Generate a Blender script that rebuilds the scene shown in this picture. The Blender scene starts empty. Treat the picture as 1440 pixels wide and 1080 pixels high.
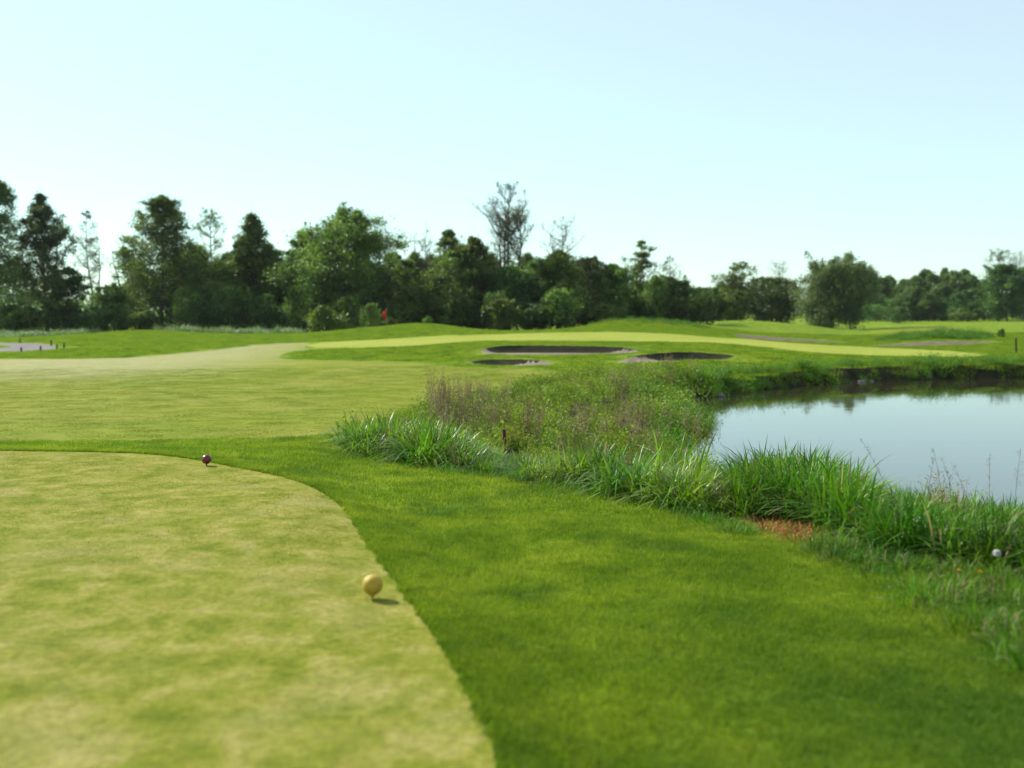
import bpy, bmesh, math, random
import numpy as np
from mathutils import Vector
from mathutils.geometry import delaunay_2d_cdt
rng = np.random.default_rng(7)
random.seed(7)
C = bpy.context.scene.collection
F, CX, HY, CH = 1450.0, 720.0, 440.0, 1.65      # focal length in photo pixels, centre, horizon, eye height
WATER = -1.0
HAZE = .00007

# ------------------------------------------------------------------ helpers
def link(o, parent=None):
    C.objects.link(o)
    if parent is not None: o.parent = parent
    return o
def tag(o, label=None, cat=None, group=None, kind=None):
    if label: o['label'] = label
    if cat: o['category'] = cat
    if group: o['group'] = group
    if kind: o['kind'] = kind
    return o
def mesh_np(name, V, Fq, mats=(), smooth=False, mi=None):
    """V (n,3), Fq list of index arrays (m,k)"""
    me = bpy.data.meshes.new(name)
    if not isinstance(Fq, (list, tuple)): Fq = [Fq]
    Fq = [f for f in Fq if len(f)]
    V = np.asarray(V, dtype=np.float32)
    me.vertices.add(len(V)); me.vertices.foreach_set('co', V.ravel())
    tot = sum(f.size for f in Fq)
    if tot:
        li = np.concatenate([f.ravel() for f in Fq]).astype(np.int32)
        cnt = np.concatenate([np.full(len(f), f.shape[1]) for f in Fq])
        st = np.concatenate([[0], np.cumsum(cnt)[:-1]]).astype(np.int32)
        me.loops.add(tot); me.loops.foreach_set('vertex_index', li)
        me.polygons.add(len(cnt)); me.polygons.foreach_set('loop_start', st)
        try: me.polygons.foreach_set('loop_total', cnt.astype(np.int32))
        except Exception: pass
        if mi is not None: me.polygons.foreach_set('material_index', np.asarray(mi, dtype=np.int32))
        me.polygons.foreach_set('use_smooth', np.full(len(cnt), smooth))
    for m in mats: me.materials.append(m)
    me.update(calc_edges=True); me.validate()
    return me
def obj(name, me, parent=None): return link(bpy.data.objects.new(name, me), parent)
def empty(name, loc):
    o = bpy.data.objects.new(name, None); o.location = loc; o.empty_display_size = .2
    return link(o)

class Acc:                                   # collects vertex / face arrays
    def __init__(s): s.V=[]; s.F={}; s.n=0; s.M={}
    def add(s, V, Fs, mat=0):
        V = np.asarray(V).reshape(-1,3); Fs = np.asarray(Fs)
        s.V.append(V); k = Fs.shape[1]
        s.F.setdefault(k, []).append(Fs + s.n); s.M.setdefault(k, []).append(np.full(len(Fs), mat)); s.n += len(V)
    def mesh(s, name, mats, smooth=False):
        ks = sorted(s.F)
        return mesh_np(name, np.concatenate(s.V), [np.concatenate(s.F[k]) for k in ks], mats, smooth,
                       np.concatenate([np.concatenate(s.M[k]) for k in ks]))

def tubes(acc, P, R, sides=5, mat=0):
    """P (B,N,3) polylines, R (B,N) radii"""
    B, N, _ = P.shape
    T = np.gradient(P, axis=1); T /= np.linalg.norm(T, axis=2, keepdims=True) + 1e-9
    ref = np.where(np.abs(T[..., 2:3]) > .9, np.array([1., 0, 0]), np.array([0, 0, 1.]))
    U = np.cross(T, ref); U /= np.linalg.norm(U, axis=2, keepdims=True) + 1e-9
    W = np.cross(T, U)
    a = np.arange(sides) * 2 * np.pi / sides
    V = P[:, :, None, :] + R[:, :, None, None] * (np.cos(a)[None, None, :, None] * U[:, :, None, :] + np.sin(a)[None, None, :, None] * W[:, :, None, :])
    b, n, s = np.meshgrid(np.arange(B), np.arange(N-1), np.arange(sides), indexing='ij')
    s2 = (s+1) % sides
    def ix(b, n, s): return ((b*N+n)*sides+s).ravel()
    acc.add(V, np.stack([ix(b,n,s), ix(b,n,s2), ix(b,n+1,s2), ix(b,n+1,s)], 1), mat)

def blades(acc, base, h, w, ang, curve, nseg=3, mat=0, twist=None):
    """upright grass blades: base (B,3), h, w, lean angle, curve all (B,)"""
    B = len(base); t = np.linspace(0, 1, nseg+1)
    lean = np.stack([np.cos(ang), np.sin(ang), np.zeros(B)], 1)
    tw = ang + np.pi/2 + (rng.uniform(-.9, .9, B) if twist is None else twist)
    side = np.stack([np.cos(tw), np.sin(tw), np.zeros(B)], 1)
    c = base[:, None, :] + lean[:, None, :] * (h*curve)[:, None, None] * (t**1.9)[None, :, None]
    c[..., 2] += h[:, None] * (t[None, :] - .55*(curve[:, None]**1.5) * t[None, :]**2.6)
    ww = w[:, None] * np.interp(t, [0, .35, .8, 1], [.75, 1, .55, .04])[None, :] * .5
    L = c - side[:, None, :]*ww[..., None]; Rr = c + side[:, None, :]*ww[..., None]
    V = np.stack([L, Rr], 2)                 # B, n+1, 2, 3
    b, n = np.meshgrid(np.arange(B), np.arange(nseg), indexing='ij')
    i = ((b*(nseg+1)+n)*2).ravel()
    acc.add(V, np.stack([i, i+1, i+3, i+2], 1), mat)

def cards(acc, P, size, mat=0, upbias=.3, aspect=.55, droop=None):
    """leaf shaped rhombus cards at P (n,3)"""
    n = len(P)
    d = rng.normal(size=(n, 3)); d[:, 2] *= .6
    if droop is not None: d[:, 2] -= droop
    d /= np.linalg.norm(d, axis=1, keepdims=True)
    nn = rng.normal(size=(n, 3)); nn[:, 2] += upbias
    s = np.cross(d, nn); s /= np.linalg.norm(s, axis=1, keepdims=True) + 1e-9
    sz = np.asarray(size)[:, None]
    V = np.stack([P - d*sz*.5, P + s*sz*aspect*.5, P + d*sz*.5, P - s*sz*aspect*.5], 1)
    i = np.arange(n)[:, None]*4 + np.arange(4)[None, :]
    acc.add(V, i, mat)

# ------------------------------------------------------------------ materials
def nmat(name):
    m = bpy.data.materials.new(name); m.use_nodes = True
    nt = m.node_tree; nt.nodes.clear()
    return m, nt, nt.nodes, nt.links
def ramp(N, stops, interp='LINEAR'):
    r = N.new('ShaderNodeValToRGB'); e = r.color_ramp.elements; r.color_ramp.interpolation = interp
    while len(e) > 1: e.remove(e[-1])
    e[0].position = stops[0][0]; e[0].color = (*stops[0][1], 1)
    for p, c in stops[1:]:
        x = e.new(p); x.color = (*c, 1)
    return r
def noise(N, L, vec, scale, detail=4, rough=.55, dist=0):
    n = N.new('ShaderNodeTexNoise'); n.inputs['Scale'].default_value = scale; n.inputs['Detail'].default_value = detail
    n.inputs['Roughness'].default_value = rough; n.inputs['Distortion'].default_value = dist
    L.new(vec, n.inputs['Vector']); return n.outputs['Fac']
def mathn(N, L, op, a, b=None, c=None):
    m = N.new('ShaderNodeMath'); m.operation = op
    for i, v in enumerate((a, b, c)):
        if v is None: continue
        if isinstance(v, (int, float)): m.inputs[i].default_value = v
        else: L.new(v, m.inputs[i])
    return m.outputs[0]
def mixc(N, L, fac, a, b, blend='MIX'):
    m = N.new('ShaderNodeMix'); m.data_type = 'RGBA'; m.blend_type = blend
    if isinstance(fac, (int, float)): m.inputs[0].default_value = fac
    else: L.new(fac, m.inputs[0])
    for i, v in ((6, a), (7, b)):
        if isinstance(v, tuple): m.inputs[i].default_value = (*v, 1)
        else: L.new(v, m.inputs[i])
    return m.outputs[2]
def mapr(N, L, v, a, b, c=0., d=1.):
    m = N.new('ShaderNodeMapRange'); m.inputs[1].default_value = a; m.inputs[2].default_value = b
    m.inputs[3].default_value = c; m.inputs[4].default_value = d; m.interpolation_type = 'SMOOTHSTEP'
    L.new(v, m.inputs[0]); return m.outputs[0]

LUSH = None
def turf_color(N, L, cols, scale, extra=None, dew=None):
    """position driven mottled turf colour, identical on soil and on blades"""
    g = N.new('ShaderNodeNewGeometry'); pos = g.outputs['Position']
    flat = N.new('ShaderNodeVectorMath'); flat.operation = 'MULTIPLY'; flat.inputs[1].default_value = (1, 1, 0); L.new(pos, flat.inputs[0])
    v = flat.outputs[0]
    n1 = noise(N, L, v, scale, 6, .62, .35)
    r = ramp(N, cols); L.new(n1, r.inputs[0]); col = r.outputs[0]
    if extra:
        for sc, lo, hi, c, amt in extra:
            n2 = noise(N, L, v, sc, 4, .6, .4)
            f = mathn(N, L, 'MULTIPLY', mapr(N, L, n2, lo, hi), amt)
            col = mixc(N, L, f, col, c)
    if LUSH:   # damper, greener turf on the low ground toward the pond
        for (lx, ly, r0, r1, c, amt) in LUSH:
            dv = N.new('ShaderNodeVectorMath'); dv.operation = 'DISTANCE'; L.new(v, dv.inputs[0]); dv.inputs[1].default_value = (lx, ly, 0)
            n4 = noise(N, L, v, 1.3, 5, .6, .5)
            dd = mathn(N, L, 'ADD', dv.outputs['Value'], mathn(N, L, 'MULTIPLY', mathn(N, L, 'SUBTRACT', n4, .5), 3.2))
            col = mixc(N, L, mathn(N, L, 'MULTIPLY', mapr(N, L, dd, r1, r0), amt), col, c)
    if dew:   # grey dew lying on the low ground, thinning towards the tee
        y0, y1, c, amt = dew; sp = N.new('ShaderNodeSeparateXYZ'); L.new(v, sp.inputs[0])
        n3 = noise(N, L, v, .35, 5, .65, .5)
        yy = mathn(N, L, 'ADD', sp.outputs[1], mathn(N, L, 'MULTIPLY', mathn(N, L, 'SUBTRACT', n3, .5), 12.))
        f = mathn(N, L, 'MULTIPLY', mathn(N, L, 'MULTIPLY', mapr(N, L, yy, y0, y1), mapr(N, L, sp.outputs[0], -8., -17.)), mathn(N, L, 'MULTIPLY', mapr(N, L, noise(N, L, v, 1.1, 6, .7, .6), .3, .62, .55, 1.), amt))
        col = mixc(N, L, f, col, c)
    return g, v, col

def turf_mats(name, cols, scale, extra=None, dew=None, fine=60., bump=.02, trans=.35, bl=1.0):
    # soil / thatch sheet
    m, nt, N, L = nmat(name)
    g, v, col = turf_color(N, L, cols, scale, extra, dew)
    nf = noise(N, L, v, fine, 5, .7)
    nf2 = noise(N, L, v, fine*.13, 5, .7)
    var = mathn(N, L, 'MULTIPLY', mapr(N, L, nf, .25, .75, .62, 1.3), mapr(N, L, nf2, .25, .75, .72, 1.22))
    cc = N.new('ShaderNodeCombineColor')
    for i in range(3): L.new(var, cc.inputs[i])
    col2 = mixc(N, L, 1., col, cc.outputs[0], 'MULTIPLY')
    b = N.new('ShaderNodeBsdfPrincipled'); b.inputs['Roughness'].default_value = .95; b.inputs['Specular IOR Level'].default_value = .03
    L.new(col2, b.inputs['Base Color'])
    hsum = mathn(N, L, 'ADD', nf, mathn(N, L, 'MULTIPLY', nf2, 4.))
    bp = N.new('ShaderNodeBump'); bp.inputs['Strength'].default_value = .8; bp.inputs['Distance'].default_value = bump
    L.new(hsum, bp.inputs['Height']); L.new(bp.outputs[0], b.inputs['Normal'])
    o = N.new('ShaderNodeOutputMaterial'); L.new(b.outputs[0], o.inputs[0])
    # blade material
    mb, nt, N, L = nmat(name + '_blade')
    g, v, col = turf_color(N, L, cols, scale, extra, dew)
    rr = ramp(N, [(0, (.6*bl, .66*bl, .5*bl)), (.5, (1*bl, 1*bl, 1*bl)), (.9, (1.35*bl, 1.25*bl, 1.1*bl)), (1, (1.7*bl, 1.45*bl, 1.6*bl))]); L.new(g.outputs['Random Per Island'], rr.inputs[0])
    col = mixc(N, L, 1., col, rr.outputs[0], 'MULTIPLY')
    d = N.new('ShaderNodeBsdfPrincipled'); d.inputs['Roughness'].default_value = .55; d.inputs['Specular IOR Level'].default_value = .1; L.new(col, d.inputs['Base Color'])
    t = N.new('ShaderNodeBsdfTranslucent'); L.new(mixc(N, L, 1., col, (1.25, 1.35, .6), 'MULTIPLY'), t.inputs[0])
    mx = N.new('ShaderNodeMixShader'); mx.inputs[0].default_value = trans; L.new(d.outputs[0], mx.inputs[1]); L.new(t.outputs[0], mx.inputs[2])
    o = N.new('ShaderNodeOutputMaterial'); L.new(mx.outputs[0], o.inputs[0])
    return m, mb

def leaf_mat(name, cols, trans=.35, rough=.5, pscale=.35, spec=.3, objrand=.25):
    m, nt, N, L = nmat(name)
    g = N.new('ShaderNodeNewGeometry')
    n1 = noise(N, L, g.outputs['Position'], pscale, 3, .6)
    a = mathn(N, L, 'ADD', mathn(N, L, 'MULTIPLY', g.outputs['Random Per Island'], .5), mathn(N, L, 'MULTIPLY', mapr(N, L, n1, .3, .7), .5))
    r = ramp(N, cols); L.new(a, r.inputs[0])
    oi = N.new('ShaderNodeObjectInfo')
    hs = N.new('ShaderNodeHueSaturation'); L.new(r.outputs[0], hs.inputs['Color'])
    L.new(mathn(N, L, 'ADD', mathn(N, L, 'MULTIPLY', oi.outputs['Random'], .04), .48), hs.inputs['Hue'])
    L.new(mathn(N, L, 'ADD', mathn(N, L, 'MULTIPLY', oi.outputs['Random'], objrand*2), 1-objrand), hs.inputs['Value'])
    d = N.new('ShaderNodeBsdfPrincipled'); d.inputs['Roughness'].default_value = rough; d.inputs['Specular IOR Level'].default_value = spec; L.new(hs.outputs[0], d.inputs['Base Color'])
    t = N.new('ShaderNodeBsdfTranslucent'); L.new(mixc(N, L, 1., hs.outputs[0], (1.2, 1.35, .6), 'MULTIPLY'), t.inputs[0])
    mx = N.new('ShaderNodeMixShader'); mx.inputs[0].default_value = trans; L.new(d.outputs[0], mx.inputs[1]); L.new(t.outputs[0], mx.inputs[2])
    o = N.new('ShaderNodeOutputMaterial'); L.new(mx.outputs[0], o.inputs[0])
    return m
def plain_mat(name, c1, c2, scale=20., rough=.7, bump=.004, spec=.3, detail=5, stretch=(1,1,1), coat=0):
    m, nt, N, L = nmat(name)
    tc = N.new('ShaderNodeTexCoord'); mp = N.new('ShaderNodeMapping'); mp.inputs['Scale'].default_value = stretch
    L.new(tc.outputs['Object'], mp.inputs[0])
    n1 = noise(N, L, mp.outputs[0], scale, detail, .65)
    r = ramp(N, [(.3, c1), (.7, c2)]); L.new(n1, r.inputs[0])
    b = N.new('ShaderNodeBsdfPrincipled'); b.inputs['Roughness'].default_value = rough; b.inputs['Specular IOR Level'].default_value = spec
    b.inputs['Coat Weight'].default_value = coat
    L.new(r.outputs[0], b.inputs['Base Color'])
    bp = N.new('ShaderNodeBump'); bp.inputs['Distance'].default_value = bump; bp.inputs['Strength'].default_value = .6
    L.new(n1, bp.inputs['Height']); L.new(bp.outputs[0], b.inputs['Normal'])
    o = N.new('ShaderNodeOutputMaterial'); L.new(b.outputs[0], o.inputs[0])
    return m

LUSH = [(2.4, 4.0, .5, 2.1, (.065, .14, .018), .65), (.9, 5.3, .2, 1.2, (.09, .165, .016), .35)]
ROUGH, ROUGH_B = turf_mats('rough_turf', [(.3, (.09, .165, .012)), (.5, (.15, .232, .018)), (.7, (.24, .30, .032))], 1.1,
    extra=[(.28, .45, .7, (.22, .28, .022), .6), (4., .5, .7, (.06, .12, .006), .6), (1.7, .5, .68, (.09, .16, .008), .6), (.75, .52, .64, (.065, .135, .014), .7), (3.1, .6, .72, (.27, .28, .03), .5), (2.2, .66, .8, (.22, .22, .07), .45)], fine=70, bump=.03, trans=.42)
LUSH = None
FAIR, FAIR_B = turf_mats('fairway_turf', [(.3, (.10, .145, .010)), (.5, (.145, .185, .016)), (.7, (.195, .22, .028))], .5,
    extra=[(.12, .42, .62, (.20, .21, .035), .5), (1.6, .55, .72, (.14, .21, .025), .5), (.25, .5, .7, (.22, .225, .055), .5)], dew=(30., 43., (.31, .30, .16), .78), fine=60, bump=.004, trans=.3)
DEWY, DEWY_B = FAIR, FAIR_B
GREEN, GREEN_B = turf_mats('green_turf', [(.3, (.20, .245, .035)), (.5, (.24, .275, .045)), (.7, (.275, .295, .06))], .15,
    extra=[(.6, .6, .8, (.28, .36, .05), .4)], fine=40, bump=.004, trans=.25)
TEE, TEE_B = turf_mats('tee_turf', [(.3, (.11, .145, .014)), (.44, (.175, .20, .024)), (.55, (.235, .235, .045)), (.68, (.31, .285, .09))], 3.4,
    extra=[(.9, .5, .68, (.31, .28, .11), .5), (2.6, .62, .76, (.30, .18, .045), .5), (1.9, .56, .72, (.125, .165, .010), .6), (.5, .5, .7, (.23, .235, .06), .4)],
    fine=160, bump=.006, trans=.3)
SAND = plain_mat('bunker_sand', (.15, .115, .095), (.225, .175, .145), .9, .9, .03, .1)
PATHM = plain_mat('path_gravel', (.085, .075, .075), (.14, .125, .12), 1.2, .9, .02, .2)
SOIL_SHADE = plain_mat('bank_soil_lip_shade', (.008, .009, .005), (.024, .025, .010), 3., .95, .05, .1)  # near-black bank soil, also painted as lip shade in the bunkers
FSAND = plain_mat('far_sand', (.085, .07, .055), (.15, .115, .09), 1.2, .95, .03, .05)
DIRT = plain_mat('worn_dirt', (.16, .12, .07), (.26, .19, .11), 2., .95, .03, .1)

# ------------------------------------------------------------------ terrain height
near_t = [(0, 0), (12.3, 0), (14.5, -.14), (20, -.36), (32, -.58)]
near_r = [(0, 0), (5, 0), (8, -.06), (11, -.12), (16, -.22), (20, -.36), (26, -.5)]
cols = {
 -700: near_t + [(55,-.6),(75,-.5),(105,-.6),(150,-.6),(400,.3),(1500,3)],
 -100: near_t + [(55,-.65),(62,-.52),(72,-.44),(85,-.5),(105,-.6),(150,-.6),(400,.3),(1500,3)],
 20: near_t + [(55,-.65),(62,-.5),(72,-.35),(85,-.4),(105,-.6),(150,-.7),(400,.3),(1500,3)],
 110: near_t + [(55,-.65),(64,-.42),(76,-.13),(86,-.1),(96,-.4),(108,-.7),(150,-.7),(400,.3),(1500,3)],
 200: near_t + [(55,-.65),(64,-.35),(75,0),(86,.38),(96,-.2),(108,-.7),(150,-.7),(400,.3),(1500,3)],
 330: near_t + [(54,-.6),(61,-.38),(72,-.1),(86,-.1),(95,-.5),(108,-.7),(150,-.7),(400,.3),(1500,3)],
 440: near_t + [(48,-.5),(56,-.42),(60,-.35),(68,-.25),(78,-.05),(86,0),(95,-.35),(108,-.7),(150,-.7),(400,.3),(1500,3)],
 520: near_r + [(32,-.55),(48,-.45),(56,-.32),(68,-.22),(74,.1),(84,.6),(92,.2),(104,-.5),(150,-.7),(400,.3),(1500,3)],
 600: near_r + [(32,-.53),(48,-.42),(56,-.15),(62,-.05),(69,-.03),(76,.42),(86,1.08),(96,.3),(106,-.4),(150,-.7),(400,.3),(1500,3)],
 660: near_r + [(38,-.5),(42,-.45),(46,-.32),(50,-.1),(57,.08),(72,.1),(80,.30),(86,.38),(96,0),(106,-.5),(150,-.7),(400,.3),(1500,3)],
 710: near_r + [(38,-.48),(42,-.45),(45,-.3),(50,.0),(57,.12),(74,.16),(82,.22),(92,-.1),(104,-.5),(150,-.7),(400,.3),(1500,3)],
 800: near_r + [(38,-.48),(43,-.38),(46,-.24),(50,.02),(58,.13),(78,.25),(86,.3),(96,.22),(110,-.4),(150,-.7),(400,.3),(1500,3)],
 870: near_r + [(38,-.5),(44,-.3),(50,.0),(60,.08),(78,.25),(86,.3),(94,.55),(103,1.6),(112,1.1),(125,-.2),(170,-.8),(400,.3),(1500,3)],
 960: near_r + [(38,-.48),(42,-.30),(47,-.05),(58,.06),(75,.1),(84,.05),(96,.45),(105,1.0),(116,-.3),(130,.75),(145,-.4),(170,-.8),(400,.3),(1500,3)],
 1060: near_r + [(40,-.5),(46,-.25),(54,-.02),(60,0),(72,-.1),(80,-.6),(89,-.66),(96,-.33),(110,.1),(128,1.15),(141,-.2),(170,-.9),(400,.3),(1500,3)],
 1150: near_r + [(41,-.45),(44,-.35),(50,-.15),(56,-.15),(62,-.2),(70,-.6),(84,-.8),(92,-.56),(100,-.35),(114,-.05),(126,.2),(140,-.7),(155,-1.0),(175,-.9),(250,-.1),(400,.3),(1500,3)],
 1200: near_r + [(41,-.45),(44,-.35),(48,-.25),(55,-.25),(61,-.28),(68,-.7),(80,-.9),(95,-.66),(108,-.4),(126,-.6),(150,-1.0),(175,-.6),(250,0),(400,.4),(1500,3)],
 1300: near_r + [(41,-.45),(44,-.36),(47,-.3),(55,-.33),(60,-.38),(66,-.7),(74,-.64),(82,-.45),(88,-.0),(94,-.05),(106,-.5),(130,-.32),(170,-.2),(250,0),(400,.4),(1500,3)],
 1400: near_r + [(42,-.45),(46,-.4),(52,-.4),(58,-.48),(70,-.55),(80,-.45),(88,-.2),(104,-.3),(130,-.1),(170,0),(250,0),(400,.4),(1500,3)],
 1500: near_r + [(42,-.45),(46,-.4),(52,-.4),(70,-.4),(100,-.1),(130,.2),(170,0),(250,0),(400,.4),(1500,3)],
 2200: near_r + [(42,-.4),(60,-.4),(100,-.1),(170,0),(250,0),(400,.4),(1500,3)],
}
LG = np.linspace(math.log(2), math.log(1500), 420)
UG = np.arange(-700, 2201, 10.)
tab = np.zeros((len(UG), len(LG)))
ck = sorted(cols); ct = np.array([np.interp(np.exp(LG), *zip(*cols[k])) for k in ck])
def gsm(a, s, axis):
    r = int(3*s)+1; k = np.exp(-.5*(np.arange(-r, r+1)/s)**2); k /= k.sum()
    return np.apply_along_axis(lambda m: np.convolve(np.pad(m, r, mode='edge'), k, 'valid'), axis, a)
ct = gsm(ct, 2.2, 1)
for j in range(len(LG)): tab[:, j] = np.interp(UG, ck, ct[:, j])
tab = gsm(tab, 2.5, 0)
def table(X, Y):
    Yc = np.clip(Y, 2.001, 1499.); u = np.clip(CX + F*X/Yc, -699, 2199)
    a = (u-UG[0])/10.; l = (np.log(Yc)-LG[0])/(LG[1]-LG[0])
    i = np.clip(a.astype(int), 0, len(UG)-2); j = np.clip(l.astype(int), 0, len(LG)-2)
    fa = a-i; fl = l-j
    z = tab[i,j]*(1-fa)*(1-fl)+tab[i+1,j]*fa*(1-fl)+tab[i,j+1]*(1-fa)*fl+tab[i+1,j+1]*fa*fl
    return z
def W(px, D): return ((px-CX)/F*D, D)
def chaikin(P, n=3):
    P = np.array(P, float)
    for _ in range(n):
        Q = np.roll(P, -1, 0); P = np.stack([.75*P+.25*Q, .25*P+.75*Q], 1).reshape(-1, 2)
    return P
def resample(P, step):
    out = []; Q = np.roll(P, -1, 0)
    for a, b in zip(P, Q):
        n = max(1, int(round(np.linalg.norm(b-a)/step)))
        for k in range(n): out.append(a+(b-a)*k/n)
    out = np.array(out)
    keep = [0]
    for i in range(1, len(out)):
        if np.linalg.norm(out[i]-out[keep[-1]]) > step*.6: keep.append(i)
    return out[keep]
def inside(P, X, Y):
    c = np.zeros(X.shape, bool)
    x0, y0 = X, Y; n = len(P)
    bb = (X >= P[:,0].min()) & (X <= P[:,0].max()) & (Y >= P[:,1].min()) & (Y <= P[:,1].max())
    xs, ys = X[bb], Y[bb]; cc = np.zeros(xs.shape, bool)
    for i in range(n):
        ax, ay = P[i]; bx, by = P[(i+1) % n]
        if ay == by: continue
        m = ((ay > ys) != (by > ys)) & (xs < (bx-ax)*(ys-ay)/(by-ay)+ax)
        cc ^= m
    c[bb] = cc
    return c
def sdf(P, X, Y, far=12.):
    """distance to outline, negative inside; beyond the box by more than far returns far"""
    d = np.full(X.shape, far)
    bb = (X > P[:,0].min()-far) & (X < P[:,0].max()+far) & (Y > P[:,1].min()-far) & (Y < P[:,1].max()+far)
    xs, ys = X[bb], Y[bb]; dd = np.full(xs.shape, far**2)
    for i in range(len(P)):
        a = P[i]; b = P[(i+1) % len(P)]; e = b-a; l2 = max((e**2).sum(), 1e-9)
        t = np.clip(((xs-a[0])*e[0]+(ys-a[1])*e[1])/l2, 0, 1)
        dd = np.minimum(dd, (xs-a[0]-t*e[0])**2+(ys-a[1]-t*e[1])**2)
    d[bb] = np.sqrt(dd)
    return np.where(inside(P, X, Y), -d, d)
POND = chaikin([W(*p) for p in [(2600,60),(1900,46),(1600,43.5),(1440,42.2),(1300,40.9),(1200,39.6),(1100,36.6),(1040,34.3),(1000,32.6),(972,31),(966,29),(984,26.5),(1000,24.5),(988,22.5),(958,20.6),(945,19),(965,17.6),(1010,16.8),(1080,16),(1240,14.5),(1440,13),(1700,12.5),(2400,14)]], 2)
TEEP = chaikin([W(-500,12.9), W(-200,12.7), W(0,12.46), W(140,12.3), W(240,11.96), W(340,10.95), W(403,10.35), W(455,9.6), W(485,8.86), W(505,7.97), W(524,7.25), W(551,6.55), W(580,5.83), W(616,5.2), W(657,4.47), W(699,3.86), (-.03,3.3), (-.02,1.5), (-.4,-2), (-8,-2), (-12,4), (-11,10)], 2)
GREENP = chaikin([W(*p) for p in [(425,60.5),(520,57.5),(600,58),(700,57.5),(800,58),(950,58),(1060,54.5),(1110,51),(1160,48.5),(1280,47.5),(1385,48.5),(1375,52),(1300,58),(1180,62),(1110,68),(1020,73),(900,77),(800,77),(700,74),(600,70),(540,69.5),(440,67)]], 2)
FAIRP = chaikin([W(*p) for p in [(-700,52),(0,52),(150,52.5),(230,56),(300,59),(360,63),(405,66),(440,67),(425,60.5),(440,58),(408,56.5),(394,54),(392,51.5),(402,49),(440,47.5),(560,45),(640,40.5),(760,38.5),(850,36),(800,34),(690,30),(620,26),(540,20),(470,15.4),(360,14.9),(200,14.7),(0,14.6),(-300,14.6),(-700,14.6)]], 2)
BUNK = [chaikin([W(*p) for p in [(672,48.6),(690,47),(760,46.6),(830,46.6),(895,47.6),(900,48.4),(860,49.6),(800,49.9),(740,50.2),(700,50)]], 2),
        chaikin([W(*p) for p in [(655,42.6),(700,41.9),(760,41.8),(782,42.1),(768,42.9),(720,43.5),(675,43.3)]], 2),
        chaikin([W(*p) for p in [(866,42.0),(900,42.1),(940,42.7),(985,43.2),(1030,44.0),(1034,44.8),(990,45.7),(940,45.5),(900,44.6),(872,43.4)]], 2)]
FARS = [chaikin([W(*p) for p in [(1040,88),(1110,86.5),(1180,85.5),(1184,86.8),(1120,91),(1050,93.5),(1030,92)]], 2),
        chaikin([W(*p) for p in [(1215,73.5),(1290,72.5),(1360,74),(1405,76.5),(1400,78),(1340,79),(1270,78.5),(1225,76.5)]], 2)]
FARF = chaikin([W(*p) for p in [(1215,112),(1290,110),(1350,118),(1345,150),(1300,165),(1240,150)]], 2)
PATHP = chaikin([W(*p) for p in [(-300,64),(-60,59.5),(30,60),(75,61.5),(84,63.5),(70,67),(30,70),(-60,70.5),(-60,67.5),(0,67),(22,65),(0,63),(-60,62),(-300,67)]], 2)
def smin(a, b, k): 
    h = np.clip(.5+.5*(b-a)/k, 0, 1); return b*(1-h)+a*h - k*h*(1-h)
gx = rng.uniform(-1, 1, (14, 2)); gp = rng.uniform(0, 6.28, 14)
def height(X, Y, full=True):
    X = np.asarray(X, float); Y = np.asarray(Y, float); shp = X.shape; X = X.ravel(); Y = Y.ravel()
    z = np.where(Y > 2, table(X, Y), 0.)
    # gentle unevenness
    und = sum(.5/(1+k*.35)*np.sin((gx[k,0]*X+gx[k,1]*Y)*(.35+.22*k)+gp[k]) for k in range(14))
    z = z + und*.008*np.clip((Y-5)/20, .15, 3.)
    dp = sdf(POND, X, Y, 14.)
    s = np.interp(Y, [0, 24, 31, 36], [.15, .15, .3, 1.0])
    bank = np.where(dp > 0, WATER-.04+s*dp, WATER-.04+.35*dp)
    z = np.where(dp < 14, smin(z, np.maximum(bank, -2.2), .12), z)
    for i, b in enumerate(BUNK):
        d = sdf(b, X, Y, 3.)
        zf = [-.22, -.50, -.37][i]; ymid = b[:,1].mean()
        near = np.clip((ymid+.3-Y)/1.2, 0, 1)*np.clip((2.8-d)/1.5, 0, 1)
        back = np.clip((Y-ymid+.2)/1.0, 0, 1)
        z = z + np.where(d > 0, [.13, .12, .12][i]*np.exp(-((d-.2)/.9)**2)*back, 0)
        z = z*(1-near) + near*np.minimum(z, zf+.02+.10*np.maximum(d, 0))
        tt = np.clip(1+d/.6, 0, 1)
        z = np.where(d < 0, zf + (np.maximum(z, zf)+[.13, .12, .12][i]*back-zf)*tt**1.6 + .05*np.clip((ymid-Y)/3., -.5, .5), z)
    for b in FARS:
        d = sdf(b, X, Y, 3.)
        z = z - .12*np.clip(-d/1., 0, 1)
    d = sdf(TEEP, X, Y, 3.)
    z = z - .03*np.clip(d/.5, 0, 1)
    return z.reshape(shp)
def H1(x, y): return float(height(np.array([x]), np.array([y]))[0])
def at(px, D, dz=0.):
    x, y = W(px, D); return (x, y, H1(x, y)+dz)

def poly_px(L_): return chaikin([W(*p) for p in L_], 2)
VEG = poly_px([(488,13.9),(500,15.6),(560,19.5),(640,24.5),(700,28),(750,33),(830,36.5),(930,38.5),(990,37),(1010,33),(960,31),(960,27),(1000,25),(985,21),(945,19.5),(960,17),(1050,15.5),(1240,13.8),(1450,12.4),(1700,11.8),(1700,3.9),(1450,5.05),(1380,5.5),(1280,6.3),(1200,7.1),(1120,7.8),(1060,7.9),(1010,8.6),(960,9.2),(900,9.9),(800,10.7),(700,11.4),(600,12.2),(520,12.9)])

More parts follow.
